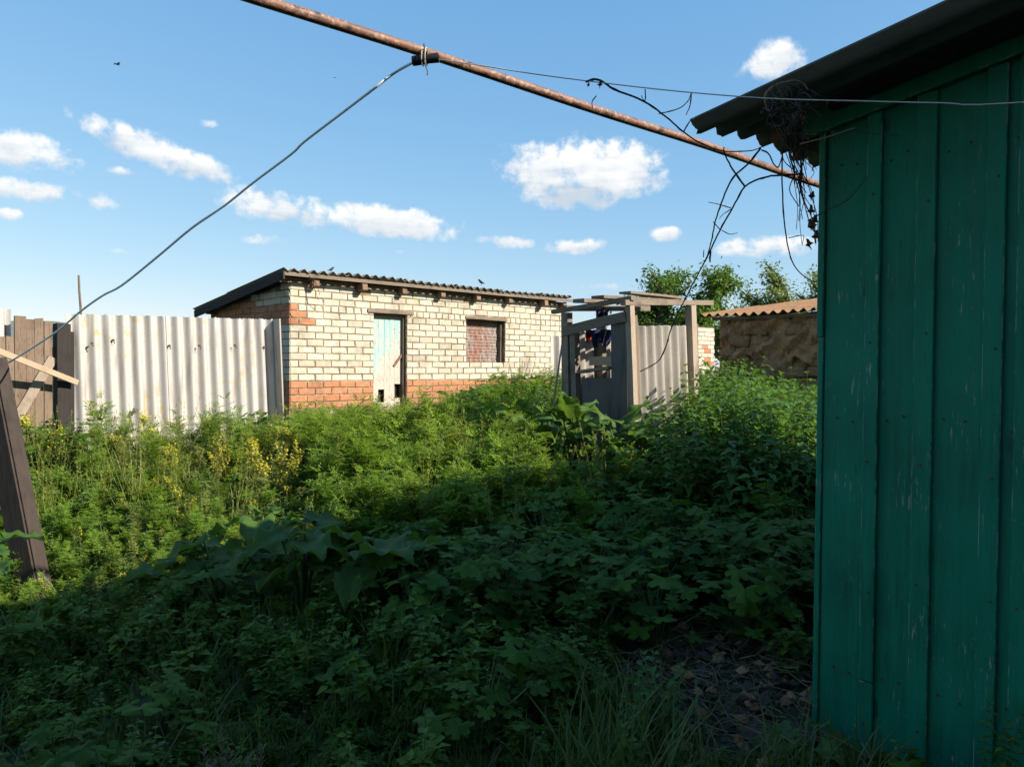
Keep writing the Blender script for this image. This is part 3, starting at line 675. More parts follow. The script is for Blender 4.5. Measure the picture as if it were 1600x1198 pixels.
bats = [(-.164, -.219), (-.344, -.413), (-.573, -.636)] + [((edges[k] + .03), (edges[k] - .035)) for k in range(4, 14)]
for k, (ya, yb) in enumerate(bats):
    parts = [(-.08, 2.455 + RS * -ya)]
    if k == 0: parts = [(-.08, .272), (.276, 2.455 + RS * -ya)]
    for pi, (lo, hi) in enumerate(parts):
        lean = rng.uniform(-.004, .004); dx = -.024 if not (k == 0 and pi == 0) else -.019
        m = MB(); m.add([(x, y, z) for x in (dx, -.0035) for (y, z) in ((ya + lean, lo), (yb + lean, lo), (yb, hi), (ya, hi))], [(0, 1, 2, 3), (7, 6, 5, 4), (0, 4, 5, 1), (1, 5, 6, 2), (2, 6, 7, 3), (3, 7, 4, 0)])
        wear(bevel(m.build('batten', [M_green, M_worn], gs), .004))
m = MB(); m.box((-.012, .0015, -.08), (.03, .024, 1.62)); wear(bevel(m.build('corner_board', [M_green, M_worn], gs), .003))
m = MB(); m.box((-.018, .002, 1.624), (.03, .028, 2.47)); wear(bevel(m.build('corner_board', [M_green, M_worn], gs), .003))
m = MB(); ya, yb = .085, -2.75; hgt = .13
m.add([(x, y, z) for x in (-.052, -.0265) for (y, z) in ((ya, 2.445 - RS * ya), (yb, 2.445 - RS * yb), (yb, 2.445 + hgt - RS * yb), (ya, 2.445 + hgt - RS * ya))], [(0, 1, 2, 3), (7, 6, 5, 4), (0, 4, 5, 1), (1, 5, 6, 2), (2, 6, 7, 3), (3, 7, 4, 0)])
wear(bevel(m.build('fascia_board', [M_green, M_worn], gs), .004))
nh = MB().tube([(-.003, 0, 0), (.002, 0, 0)], [.0042, .0046], 8).mesh('nail', M_iron)
for k, (ya, yb) in enumerate(bats[:5]):
    for z in (.12, .62, 1.13, 1.64, 2.15): inst('nail', nh, gs, (-.0255, (ya + yb) / 2 + rng.uniform(-.012, .012), z + rng.uniform(-.08, .08)))
for k in range(4):
    for z in (.3, 1.3, 2.3):
        for q in (.3, .62): inst('nail', nh, gs, (-.0045, edges[k] + (edges[k + 1] - edges[k]) * q, z + rng.uniform(-.02, .02)))
x = .032
while x < 3.25:
    wd = rng.uniform(.15, .2); bevel(MB().box((x, .0, -.08), (x + wd - .004, .022, 2.44)).build('board', M_green, gs), .003); x += wd
MB().box((3.25, -2.7, -.08), (3.275, .02, 2.45)).build('back_wall', M_green, gs)
MB().box((.03, -2.72, -.08), (3.24, -2.705, 2.9)).build('side_wall', M_green, gs)
for (ya, L, lf) in ((.345, 1.75, .0), (-1.27, 1.75, -.02)):
    for k in range(3):
        xa = -.46 + k * 1.18
        b = MB().sheet(lambda s, t, h, xa=xa, ya=ya, lf=lf, k=k: (xa + s, ya - t, 2.515 - .05 * smooth(-(xa + s) / .46) - RS * (ya - t - .338) + h * (1 + .2 * math.sin(k)) - lf * 0 + (.014 if ya < 0 else 0) + .008 * (k % 2)), 1.34, L, .168, .027, seg=10, nl=5, ph=.9, rag=.01)
        b.build('roof_sheet', M_sdark, gs, smooth=True)
for yb in (.2, -.9, -2.0): timber('purlin', gs, (-.04, yb, 2.455 - RS * (yb - .338)), (3.3, yb, 2.455 - RS * (yb - .338)), .06, .05, M_rafter)
timber('rake_board', gs, (-.10, -.05, 2.45 + RS * .388), (-.10, -2.7, 2.45 + RS * 3.03), .06, .03, M_tar)

# farmhouse behind the photographer: its roof shades the near yard
FH = empty('farmhouse', Q(1.5, 6.2, 0), AD, 'plastered farmhouse with steep slate roof standing behind the viewpoint', 'house')
MB().box((-12.5, -4.2, -.1), (0, 0, 3.5)).build('wall', M_plaster, FH)
m = MB(); m.add([(x, y, z) for x in (-12.8, .3) for (y, z) in ((.4, 3.3), (-2.1, 6.15), (-4.6, 3.3), (-4.6, 3.18), (-2.1, 6.0), (.4, 3.18))], [(0, 6, 7, 1), (1, 7, 8, 2), (5, 4, 10, 11), (4, 3, 9, 10), (0, 5, 11, 6), (2, 8, 9, 3), (0, 1, 4, 5), (1, 2, 3, 4), (6, 11, 10, 7), (7, 10, 9, 8)]); m.build('roof', M_sdark, FH)
m = MB(); m.add([(x, y, z) for x in (-12.45, -.05) for (y, z) in ((-.05, 3.51), (-4.15, 3.51), (-2.1, 5.8))], [(0, 1, 2), (5, 4, 3)]); m.build('gable', M_plaster, FH)
for xb in (-3.0, -6.0, -9.5):
    o = MB().box((xb - .5, -.005, 1.0), (xb + .5, .05, 2.3)).build('window', M_shutter, FH); MB().box((xb - .42, .04, 1.08), (xb + .42, .056, 2.22)).build('pane', M_glass, o)

# ------------------------------------------------------------------ pipe, clamp, wires
PA, PB = P(412, 0, 2.35), P(1280, 287, 4.25); pdir = (PB - PA).normalized()
p0, p1 = PA - pdir * 3.2, PB + pdir * 2.2
pipe = empty('overhead_pipe', (p0.x, p0.y, 0), math.atan2(pdir.y, pdir.x), 'rusty overhead steel pipe slanting across the sky to the green shed', 'pipe')
Lp = (p1 - p0).length; slope = (p1.z - p0.z) / Lp
MB().tube([(i / 40 * Lp, .006 * math.sin(i * .5), p0.z + i / 40 * Lp * slope + .004 * math.sin(i * .8)) for i in range(41)], .0178, 20).build('tube', M_rust, pipe, smooth=True)
MB().tube([(.02, 0, -.1), (.02, 0, p0.z - .02)], .03, 10).build('support_post', M_rust, pipe, smooth=True)
MB().tube([(Lp - .2, -.5, p1.z), (Lp - .2, .0, p1.z)], .012, 8).build('bracket', M_rust, pipe, smooth=True)
tq = min((i / 400 for i in range(401)), key=lambda t: abs((PA.lerp(PB, t) - Vector(EYE)).dot(Vector(rt)) / (PA.lerp(PB, t) - Vector(EYE)).dot(Vector(fw)) - (665 - 800) / F)); CY = PA.lerp(PB, tq).y - .03
CP = P(665, 93, CY); axis = (P(686, 91, CY - .01) - P(643, 97, CY)).normalized()
clamp = empty('hose_sleeve', CP, 0, 'black rubber hose sleeve wired under the rusty pipe', 'sleeve')
hb = MB(); hs = []; n = 14; half = .046
sd = axis.cross(Vector((0, 0, 1))).normalized(); sb = sd.cross(axis)
rings = [(-half, .0155), (-half + .004, .017), (-.01, .0165), (.01, .0155), (half - .004, .017), (half, .0155), (half - .001, .011), (half - .03, .011)]
for (t, r) in rings: hs += [axis * t + (sd * math.cos(k / n * 2 * math.pi) + sb * math.sin(k / n * 2 * math.pi)) * r for k in range(n)]
hb.add(hs, [(i * n + k, i * n + (k + 1) % n, (i + 1) * n + (k + 1) % n, (i + 1) * n + k) for i in range(len(rings) - 1) for k in range(n)] + [tuple(range(n)), tuple((len(rings) - 1) * n + k for k in range(n))])
hb.build('sleeve', M_rubber, clamp, smooth=True)
tw = MB()
for dxx in (-.008, .004):
    tw.tube([axis * (dxx + .004 * math.sin(a)) + (sd * math.cos(a) * 1.0 + sb * (math.sin(a) * 1.25 + .35)) * .0235 for a in [i / 14 * 2 * math.pi for i in range(15)]], .0017, 5)
tw.build('tie_wire', M_wire, clamp)
t2 = MB(); t2.tube([axis * -.002 + Vector((0, -.02, -.012)), axis * .004 + Vector((0, -.02, -.035)), axis * .010 + Vector((0, -.018, -.05)), axis * .008 + Vector((0, -.02, -.062))], .002, 5); t2.tube([axis * -.002 + Vector((0, -.02, .02)), axis * -.004 + Vector((0, -.02, .045))], .002, 5); t2.build('tie_end', M_rubber, clamp)
def spline(pts, k=6):
    pts = [Vector(p) for p in pts]; out = []
    for i in range(len(pts) - 1):
        a, b, c, d = pts[max(i - 1, 0)], pts[i], pts[i + 1], pts[min(i + 2, len(pts) - 1)]
        for j in range(k):
            t = j / k; out.append(.5 * ((2 * b) + (c - a) * t + (2 * a - 5 * b + 4 * c - d) * t * t + (3 * b - a - 3 * c + d) * t ** 3))
    return out + [pts[-1]]
cab = [(645, 98, CY), (615, 115, CY + .04), (580, 142, 2.72), (530, 180, 2.87), (475, 222, 3.03), (455, 241, 3.1), (395, 286, 3.3), (350, 322, 3.46), (300, 356, 3.64), (245, 402, 3.86), (190, 446, 4.1), (160, 462, 4.2), (125, 487, 4.34), (90, 517, 4.48), (40, 550, 4.68), (14, 566, 4.8)]
o = MB().tube(spline([P(*c) for c in cab], 4), [.0048 if i < 30 else .0056 for i in range(len(spline([P(*c) for c in cab], 4)))], 12).build('cable', M_wire2, smooth=True); tag(o, 'slack grey cable hanging from the black sleeve to the leaning post', 'cable')
w2 = [P(684, 93, CY - .01), P(760, 104, 2.46), P(835, 116, 2.4), P(935, 129, 2.32), P(1060, 143, 2.22), P(1200, 154, 2.12), P(1340, 158, 2.03), P(1470, 161, 1.96), P(1600, 160, 1.9), Q(.3, 2.55, 2.12), Q(1.5, 3.0, 2.2)]
o = MB().tube(spline(w2, 4), .0017, 10).build('wire', M_wire, smooth=True); tag(o, 'thin pale wire stretched from the sleeve across the green shed', 'wire')

# ------------------------------------------------------------------ leaning post at the left
pt, pb = P(-16, 562, 4.7), P(52, 905, 4.7)
post = empty('leaning_post', (pb.x, pb.y, 0), 0, 'old leaning brown timber post at the left edge', 'post')
inv = Vector((pb.x, pb.y, 0))
o = MB().beam(pt - inv, pb - inv + (pb - pt).normalized() * .12, .175, .11, upv=(E_ * .5 - D * .87), j=.003).build('timber', M_post, post); bevel(o, .012, 2)
q0, q1 = P(-32, 560, 4.95), P(-12, 745, 4.95)
MB().beam(q0 - inv, q1 - inv, .16, .05, upv=(0, -1, 0), j=.003).build('nailed_board', M_tar, post)

# ------------------------------------------------------------------ dry vines
def vine(name, label, runs, mat, leaves=(), loc=None):
    base = P(*runs[0][0][0]) if loc is None else loc
    o = empty(name, base, 0, label, 'vine')
    m = MB(); m2 = MB(); tend = MB()
    for (pts, r, pale) in runs:
        pp = spline([P(*p) - base for p in pts], 5); k = len(pp)
        pp = [p + Vector((rng.uniform(-1, 1), rng.uniform(-1, 1), rng.uniform(-1, 1))) * r * .3 for p in pp]
        (m2 if pale else m).tube(pp, [r * (1.15 - .55 * i / k) * (1.25 if i % 7 == 3 else 1) for i in range(k)], 5)
    if m.v: m.build('stem', mat, o, smooth=True)
    if m2.v: m2.build('pale_stem', M_vinel, o, smooth=True)
    for (u, v, Y, s) in leaves:
        l = MB(); n = 9; c = P(u, v, Y) - base; ax = Vector((rng.uniform(-.3, .3), rng.uniform(-.4, .4), -1)).normalized(); sd_ = ax.cross(Vector((.2, 1, .1))).normalized(); nr = ax.cross(sd_)
        vs = [c + ax * s * .4 + nr * s * .1]
        for i in range(n): a = i / n * 2 * math.pi; rr = s * (.5 + .28 * math.cos(5 * a) + rng.uniform(-.1, .1)); vs.append(c + ax * (s * .4 + rr * math.cos(a)) + sd_ * rr * .55 * math.sin(a) + nr * s * .22 * math.cos(2.5 * a + i))
        l.add(vs, [(0, 1 + i, 1 + (i + 1) % n) for i in range(n)]); l.build('dry_leaf', M_dleaf, o)
    return o
runs = [([(915, 128, 2.33), (935, 125, 2.34), (960, 140, 2.38), (1005, 158, 2.5), (1040, 182, 2.62), (1068, 206, 2.72), (1092, 222, 2.8), (1130, 236, 2.95), (1170, 236, 3.05), (1190, 230, 3.08)], .0032, 0),
        ([(1068, 206, 2.72), (1078, 190, 2.9), (1085, 184, 3.05)], .0025, 0), ([(1030, 178, 2.6), (1060, 170, 2.5), (1075, 158, 2.4), (1080, 145, 2.24)], .0018, 0), ([(1080, 146, 2.22), (1078, 165, 2.26), (1072, 180, 2.28)], .0018, 0),
        ([(1008, 140, 2.26), (1008, 158, 2.3), (1002, 150, 2.28)], .0016, 0), ([(932, 150, 2.33), (925, 160, 2.33), (927, 172, 2.33)], .0016, 0)]
vine('dry_vine', 'thin dry vine twig creeping along the pale wire towards the eave', runs, M_vine, [(938, 127, 2.3, .022), (920, 130, 2.3, .013)])
runs = [([(1188, 232, 3.1), (1170, 255, 3.1), (1145, 278, 3.1), (1130, 310, 3.1), (1118, 345, 3.1), (1112, 375, 3.1), (1105, 400, 3.1)], .0036, 0),
        ([(1255, 272, 3.15), (1215, 274, 3.12), (1192, 278, 3.1), (1164, 292, 3.1), (1145, 325, 3.1), (1125, 360, 3.1), (1108, 395, 3.1), (1090, 430, 3.15), (1068, 472, 3.2), (1050, 510, 3.25), (1032, 560, 3.3), (1000, 580, 3.35)], .0036, 0),
        ([(1164, 292, 3.1), (1145, 265, 3.08), (1132, 240, 3.02), (1131, 230, 3.0)], .0035, 0), ([(1142, 325, 3.1), (1125, 320, 3.1), (1107, 316, 3.1)], .002, 0), ([(1126, 360, 3.1), (1114, 346, 3.1)], .002, 0),
        ([(1128, 360, 3.1), (1140, 366, 3.1), (1152, 364, 3.1)], .0018, 0), ([(1110, 392, 3.1), (1109, 410, 3.1)], .004, 0), ([(1099, 402, 3.1), (1100, 390, 3.1)], .002, 0), ([(1145, 325, 3.1), (1130, 335, 3.1), (1124, 342, 3.1)], .0016, 0), ([(1032, 560, 3.3), (1045, 530, 3.25)], .002, 0)]
vine('dry_vine', 'long bare vine stem hanging in front of the outhouse', runs, M_vine)
rs = random.Random(5); runs = []
runs.append(([(1200, 172, 2.6), (1196, 150, 2.55), (1208, 136, 2.55), (1228, 128, 2.55), (1250, 128, 2.58), (1262, 140, 2.6)], .0045, 1)); runs.append(([(1215, 135, 2.55), (1222, 150, 2.57), (1226, 165, 2.6)], .002, 1))
for k in range(38):
    u, v, Y = 1238 + rs.gauss(0, 18), 165 + rs.gauss(0, 18), 2.75 + rs.gauss(0, .1); pts = [(u, v, Y)]; a = rs.uniform(0, 6.28)
    for j in range(4): a += rs.gauss(0, .9); u += 18 * math.cos(a) - (u - 1238) * .25; v += 15 * math.sin(a) - (v - 165) * .2; pts.append((u, v, Y + rs.gauss(0, .03)))
    runs.append((pts, rs.uniform(.0010, .0028), 0))
for k in range(30):
    u0_, v0_ = 1236 + rs.gauss(0, 12), 190 + rs.gauss(0, 14); tu = 1262 + rs.uniform(-22, 18); tv = rs.uniform(230, 395)
    if k > 21: tv = rs.uniform(230, 300)
    pts = [(u0_ + (tu - u0_) * t + rs.gauss(0, 5), v0_ + (tv - v0_) * t, 2.85 + .08 * t + rs.gauss(0, .04)) for t in (0, .2, .4, .6, .8, 1)]
    runs.append((pts, rs.uniform(.0012, .003), 0))
runs += [([(1224, 200, 2.9), (1222, 260, 2.9), (1224, 330, 2.9), (1232, 390, 2.9), (1243, 418, 2.9), (1262, 436, 2.92), (1275, 441, 2.95)], .0028, 0), ([(1232, 372, 2.9), (1255, 368, 2.9), (1253, 382, 2.9)], .0016, 0),
         ([(1240, 210, 2.75), (1280, 205, 2.72), (1330, 206, 2.7), (1405, 213, 2.62)], .0024, 0), ([(1250, 225, 2.8), (1290, 215, 2.72), (1335, 200, 2.66)], .0022, 1), ([(1262, 345, 2.95), (1290, 330, 2.88), (1325, 312, 2.82), (1355, 275, 2.78)], .0022, 0), ([(1258, 160, 2.7), (1290, 190, 2.7), (1305, 225, 2.72)], .0022, 0),
         ([(1190, 235, 3.1), (1200, 240, 3.0), (1215, 262, 2.95), (1225, 232, 2.9)], .003, 0)]
vine('dry_vine', 'tangled clump of dry vine stems hanging under the green shed eave', runs, M_vine, [(1268, 322, 2.95, .045), (1274, 338, 2.95, .04), (1266, 345, 2.93, .05), (1275, 362, 2.93, .045), (1252, 170, 2.7, .035), (1270, 300, 2.93, .035), (1262, 375, 2.93, .04), (1230, 200, 2.78, .03), (1225, 150, 2.7, .025), (1262, 205, 2.8, .035), (1245, 240, 2.85, .03), (1258, 182, 2.72, .03), (1240, 178, 2.72, .025)])
runs = [([(484, 432, 10.4), (479, 455, 10.5), (480, 472, 10.52), (492, 484, 10.6)], .006, 0), ([(486, 436, 10.4), (476, 445, 10.45), (478, 462, 10.5), (477, 478, 10.5)], .005, 0), ([(488, 434, 10.4), (496, 448, 10.5), (500, 462, 10.55)], .005, 0), ([(490, 436, 10.45), (484, 445, 10.45), (474, 448, 10.45)], .005, 0), ([(484, 432, 10.4), (492, 452, 10.5), (498, 470, 10.6)], .004, 0)]
vine('dry_vine', 'small dry vine tuft hanging from the brick shed eave', runs, M_vine, [(488, 440, 10.4, .07), (482, 446, 10.4, .06)])
runs = [([(945, 468, 7.8), (942, 485, 7.8), (946, 500, 7.8)], .004, 0), ([(940, 480, 7.8), (950, 490, 7.8), (944, 502, 7.8)], .004, 0), ([(952, 482, 7.8), (944, 490, 7.8), (950, 500, 7.8), (946, 520, 7.8), (940, 545, 7.8)], .004, 0)]
vine('dry_vine', 'small dry vine scrap dangling from the outhouse beam', runs, M_vine, [(950, 482, 7.8, .05), (946, 496, 7.8, .05), (955, 486, 7.8, .04)])

# ------------------------------------------------------------------ birds
def bird(at, rz, L, label, fly=False):
    o = empty('bird', at, rz, label, 'bird', 'birds on the roof and in the sky')
    m = MB(); m.tube([(-.55 * L, 0, .30 * L), (-.35 * L, 0, .33 * L), (-.1 * L, 0, .42 * L), (.15 * L, 0, .58 * L), (.28 * L, 0, .75 * L), (.36 * L, 0, .82 * L), (.45 * L, 0, .82 * L), (.58 * L, 0, .79 * L)] if not fly else [(-.6 * L, 0, 0), (-.35 * L, 0, .02 * L), (-.1 * L, 0, .03 * L), (.2 * L, 0, .04 * L), (.35 * L, 0, .06 * L), (.45 * L, 0, .06 * L), (.6 * L, 0, .05 * L)],
               [.05 * L, .07 * L, .17 * L, .19 * L, .13 * L, .12 * L, .10 * L, .015 * L] if not fly else [.06 * L, .08 * L, .15 * L, .15 * L, .1 * L, .09 * L, .015 * L], 8); m.build('body', M_bird, o, smooth=True)
    if not fly:
        for s in (-1, 1): MB().tube([(.0, s * .06 * L, .40 * L), (.02 * L, s * .06 * L, .0)], .015 * L, 5).build('leg', M_bird, o)
    else:
        for s in (-1, 1):
            MB().add([(.25 * L, s * .08 * L, .05 * L), (-.2 * L, s * .08 * L, .05 * L), (.2 * L, s * .6 * L, .22 * L), (-.15 * L, s * .6 * L, .2 * L), (-.1 * L, s * 1.1 * L, .12 * L), (.25 * L, s * .08 * L, .03 * L), (-.2 * L, s * .08 * L, .03 * L), (.2 * L, s * .6 * L, .20 * L), (-.15 * L, s * .6 * L, .18 * L)], [(0, 1, 3, 2), (2, 3, 4), (5, 7, 8, 6), (7, 4, 8), (0, 2, 7, 5), (1, 6, 8, 3)]).build('wing', M_bird, o)
    return o
bird(P(752, 446.5, 12.9), R(150), .12, 'small dark bird perched on the roof above the shuttered window')
bird(P(517, 426, 10.95), R(30), .09, 'small dark bird perched on the roof near the shed corner')
bird(P(183, 101, 45), R(60), .32, 'tiny dark bird flying high at the upper left', True)
bird(P(523, 122, 60), R(80), .16, 'speck of a bird flying left of the black sleeve', True)

# ------------------------------------------------------------------ trees
def tree(at, H, spread, base, nleaf, leaf, mat, label, seed, sparse=0.):
    r = random.Random(seed); o = empty('tree', at, 0, label, 'tree')
    m = MB(); tips = []
    def grow(p, dr, L, rad, lvl):
        pts = [p]; q = p.copy(); dd = dr.copy()
        for i in range(4): dd = (dd + Vector((r.gauss(0, .13), r.gauss(0, .13), r.gauss(0.05, .08)))).normalized(); q = q + dd * L / 4; pts.append(q.copy())
        m.tube(pts, [rad * (1 - .12 * i) for i in range(5)], 6 if lvl < 2 else 4, cap=False)
        if lvl >= 3:
            tips.extend(pts[1:]); return
        if lvl == 2: tips.extend(pts[2:])
        for k in range(5 if lvl == 0 else 4):
            a = r.uniform(0, 6.28); sp = r.uniform(.35, .9) * spread; nd = (dd + Vector((math.cos(a), math.sin(a), r.uniform(-.1, .5))) * sp).normalized()
            grow(pts[r.choice((2, 3, 4))], nd, L * r.uniform(.55, .8), rad * .55, lvl + 1)
    grow(Vector((0, 0, -.1)), Vector((.03, 0, 1)), base, .09, 0)
    top = max(p.z for p in tips); k = H / top
    m.v = [(x * k, y * k, z * k) for x, y, z in m.v]; tips = [t * k for t in tips]
    m.build('trunk', M_bark, o)
    c = MB()
    for i in range(nleaf):
        t = r.choice(tips); p = t + Vector((r.gauss(0, .11), r.gauss(0, .11), r.gauss(0, .09))) * (H / 3.2)
        L = leaf * r.uniform(.6, 1.25); ax = Vector((r.gauss(0, 1), r.gauss(0, 1), r.gauss(-.35, .7))).normalized(); s = ax.cross(Vector((r.gauss(0, .5), r.gauss(0, .5), 1))).normalized(); n = s.cross(ax)
        c.ct = r.random(); c.add([p, p + ax * L * .45 + s * L * .27 + n * L * .06, p + ax * L, p + ax * L * .45 - s * L * .27 + n * L * .06], [(0, 1, 2), (0, 2, 3)])
    c.build('crown', mat, o, tint=True)
    return o
t_ = P(1012, 520, 19.5); tree((t_.x, t_.y, .5), 3.55, 1.7, .7, 16000, .12, L_tre, 'bushy green tree rising behind the outhouse', 3)
t_ = P(1178, 520, 25.0); tree((t_.x, t_.y, .5), 4.3, 2.6, .7, 13000, .12, L_tre2, 'sparse pale green tree behind the clay shed beside the green shed', 8)
t_ = P(1140, 520, 30.0); tree((t_.x, t_.y, .5), 3.6, .9, 1.2, 2600, .13, L_tre2, 'low distant tree between the two larger trees', 21)
t_ = P(1330, 520, 27.0); tree((t_.x, t_.y, .5), 4.7, 2.2, .8, 8000, .12, L_tre2, 'pale green tree mostly hidden behind the green shed', 33)

# ------------------------------------------------------------------ plant shapes
pr = random.Random(77)
def basis(ax, upv=Vector((0, 0, 1))):
    ax = ax.normalized(); s = upv.cross(ax)
    if s.length < 1e-3: s = Vector((1, 0, 0)).cross(ax)
    s.normalize(); n = ax.cross(s); return ax, s, n
def put_leaf(m, p, ax, L, W, prof, fold=.25, droop=.3, roll=0.):
    a, s, n = basis(ax); s2 = s * math.cos(roll) + n * math.sin(roll); n = n * math.cos(roll) - s * math.sin(roll); s = s2
    k = len(prof); vs = []; fs = []
    for i, (t, w_) in enumerate(prof):
        c = p + a * L * t - n * L * droop * t * t
        if w_ < 1e-4: vs += [c]; 
        else: vs += [c, c + s * W * w_ + n * W * w_ * fold, c - s * W * w_ + n * W * w_ * fold]
    idx = []; b = 0
    for t, w_ in prof:
        if w_ < 1e-4: idx.append((b, None, None)); b += 1
        else: idx.append((b, b + 1, b + 2)); b += 3
    for i in range(k - 1):
        (c0, l0, q0), (c1, l1, q1) = idx[i], idx[i + 1]
        if l0 is None: fs += [(c0, l1, c1), (c0, c1, q1)]
        elif l1 is None: fs += [(c0, l0, c1), (c0, c1, q0)]
        else: fs += [(c0, l0, l1, c1), (c0, c1, q1, q0)]
    m.add(vs, fs)
LANCE = [(0, 0), (.25, .42), (.5, .5), (.75, .3), (1, 0)]
OVATE = [(0, 0), (.18, .46), (.45, .5), (.75, .28), (1, 0)]
RHOMB = [(0, 0), (.4, .5), (.55, .42), (1, 0)]
NARROW = [(0, 0), (.45, .5), (1, 0)]
def pinnate(m, p, ax, L, pairs=5, droop=.25):
    a, s, n = basis(ax)
    for i in range(pairs + 1):
        t = .22 + .78 * i / pairs; c = p + a * L * t - n * L * droop * t * t; ll = L * .46 * (1 - .55 * abs(t - .4) / .6)
        if i == pairs: put_leaf(m, c, a - n * .3, L * .22, L * .10, NARROW, .2, .2); continue
        for sg in (-1, 1):
            dr = (a * .75 + s * sg + n * .1); put_leaf(m, c, dr, ll, ll * .38, NARROW, .2, .2)
            if ll > L * .3: put_leaf(m, c + dr.normalized() * ll * .45, (a * 1.2 + s * sg * .4), ll * .45, ll * .22, NARROW, .2, .1)
    m.add([p, p + a * L * .5 - n * L * droop * .25 + s * L * .012, p + a * L * .5 - n * L * droop * .25 - s * L * .012], [(0, 1, 2)])
def palmate(m, p, ax, L, lobes=5, droop=.15):
    a, s, n = basis(ax); N = lobes * 4; vs = [p + a * L * .38 + n * L * .05]
    for i in range(N + 1):
        th = -2.65 + 5.3 * i / N; lb = abs(math.cos(th * lobes / 2 * 1.18)); rr = L * (.38 + .24 * lb) * (1.12 if abs(th) < .5 else 1)
        rr *= (1 + (.05 if i % 2 else -.05)); q = p + a * (L * .38 + rr * math.cos(th)) + s * rr * math.sin(th); dd = (q - p).dot(a) / L; vs.append(q - n * L * droop * dd * dd + n * L * .08 * math.cos(th * 3))
    m.add(vs, [(0, 1 + i, 2 + i) for i in range(N)])
def branchy(m, p, dr, H, rad, lean=.1, n=6):
    pts = [p.copy()]; q = p.copy(); d_ = dr.normalized()
    for i in range(n): d_ = (d_ + Vector((pr.gauss(0, lean), pr.gauss(0, lean), .05))).normalized(); q = q + d_ * H / n; pts.append(q.copy())
    m.cur = 1; m.ct = .5; m.tube(pts, [rad * (1 - .75 * i / n) for i in range(n + 1)], 4, cap=False); m.cur = 0
    return pts
def along(pts, t):
    x = t * (len(pts) - 1); i = min(int(x), len(pts) - 2); return pts[i].lerp(pts[i + 1], x - i)
def outdir(a, rise): return Vector((math.cos(a), math.sin(a), rise))
def pl_rag(H):
    m = MB(); st = branchy(m, Vector((0, 0, -.03)), Vector((0, 0, 1)), H, .006)
    axes = [(st, .15, .16)]
    for k in range(6):
        t = pr.uniform(.2, .75); a = pr.uniform(0, 6.28); b = branchy(m, along(st, t), outdir(a, 1.3), H * pr.uniform(.3, .48) * (1.25 - t), .004, n=4); axes.append((b, .25, .11))
    for pts, t0, LL in axes:
        nn = int(9 if pts is st else 6); a = pr.uniform(0, 6.28)
        for i in range(nn):
            t = t0 + (1 - t0) * i / nn; a += 1.9
            for k in (0, math.pi): m.ct = pr.random(); pinnate(m, along(pts, t), outdir(a + k + pr.gauss(0, .2), pr.uniform(.2, .8)), LL * (1.15 - .55 * t) * pr.uniform(.8, 1.2), 4)
        for k in range(3): m.ct = pr.uniform(.6, 1); pinnate(m, pts[-1], outdir(pr.uniform(0, 6.28), 1.6), LL * .55, 3)
    return m
def pl_goo(H, L0=.07, n=26, prof=RHOMB, wid=.62, bush=6):
    m = MB(); st = branchy(m, Vector((0, 0, -.03)), Vector((0, 0, 1)), H, .005); axes = [(st, .1, n)]
    for k in range(bush):
        t = pr.uniform(.1, .7); b = branchy(m, along(st, t), outdir(pr.uniform(0, 6.28), 1.0), H * pr.uniform(.3, .55) * (1.2 - t), .003, n=4); axes.append((b, .2, n // 2))
    for pts, t0, nn in axes:
        a = pr.uniform(0, 6.28)
        for i in range(nn):
            t = t0 + (1 - t0) * i / nn; a += 2.4; m.ct = pr.random(); Lf = L0 * (1.2 - .6 * t) * pr.uniform(.7, 1.25)
            put_leaf(m, along(pts, t), outdir(a, pr.uniform(.0, .7)), Lf, Lf * wid, prof, .25, pr.uniform(.15, .5), pr.gauss(0, .3))
    return m
def pl_net(H):
    m = MB()
    for k in range(4):
        b = Vector((pr.gauss(0, .08), pr.gauss(0, .08), -.03)); h = H * pr.uniform(.75, 1.05); st = branchy(m, b, Vector((pr.gauss(0, .1), pr.gauss(0, .1), 1)), h, .005, .05, 8); a = pr.uniform(0, 6.28); nn = 13
        for i in range(nn):
            t = .18 + .82 * i / nn; a += math.pi / 2
            for q in (0, math.pi):
                m.ct = pr.random(); Lf = .125 * (1.15 - .6 * t) * pr.uniform(.8, 1.2); put_leaf(m, along(st, t), outdir(a + q + pr.gauss(0, .15), pr.uniform(.1, .5)), Lf, Lf * .55, OVATE, .2, pr.uniform(.35, .8), pr.gauss(0, .2))
        for q in range(4): m.ct = pr.uniform(.6, 1); put_leaf(m, st[-1], outdir(q * 1.57 + a, 1.0), .05, .025, LANCE, .2, .2)
    return m
def pl_mal(H):
    m = MB()
    for k in range(26):
        a = pr.uniform(0, 6.28); h = H * pr.uniform(.35, 1.0); rr = pr.uniform(.05, .24); top = Vector((math.cos(a) * rr, math.sin(a) * rr, h))
        m.cur = 1; m.ct = .5; mid = Vector((top.x * .35, top.y * .35, h * .6)); m.tube([Vector((0, 0, -.03)), mid, top], [.004, .003, .002], 3, cap=False); m.cur = 0
        m.ct = pr.random(); palmate(m, top, outdir(a + pr.gauss(0, .4), pr.uniform(-.35, .25)), pr.uniform(.05, .135))
    return m
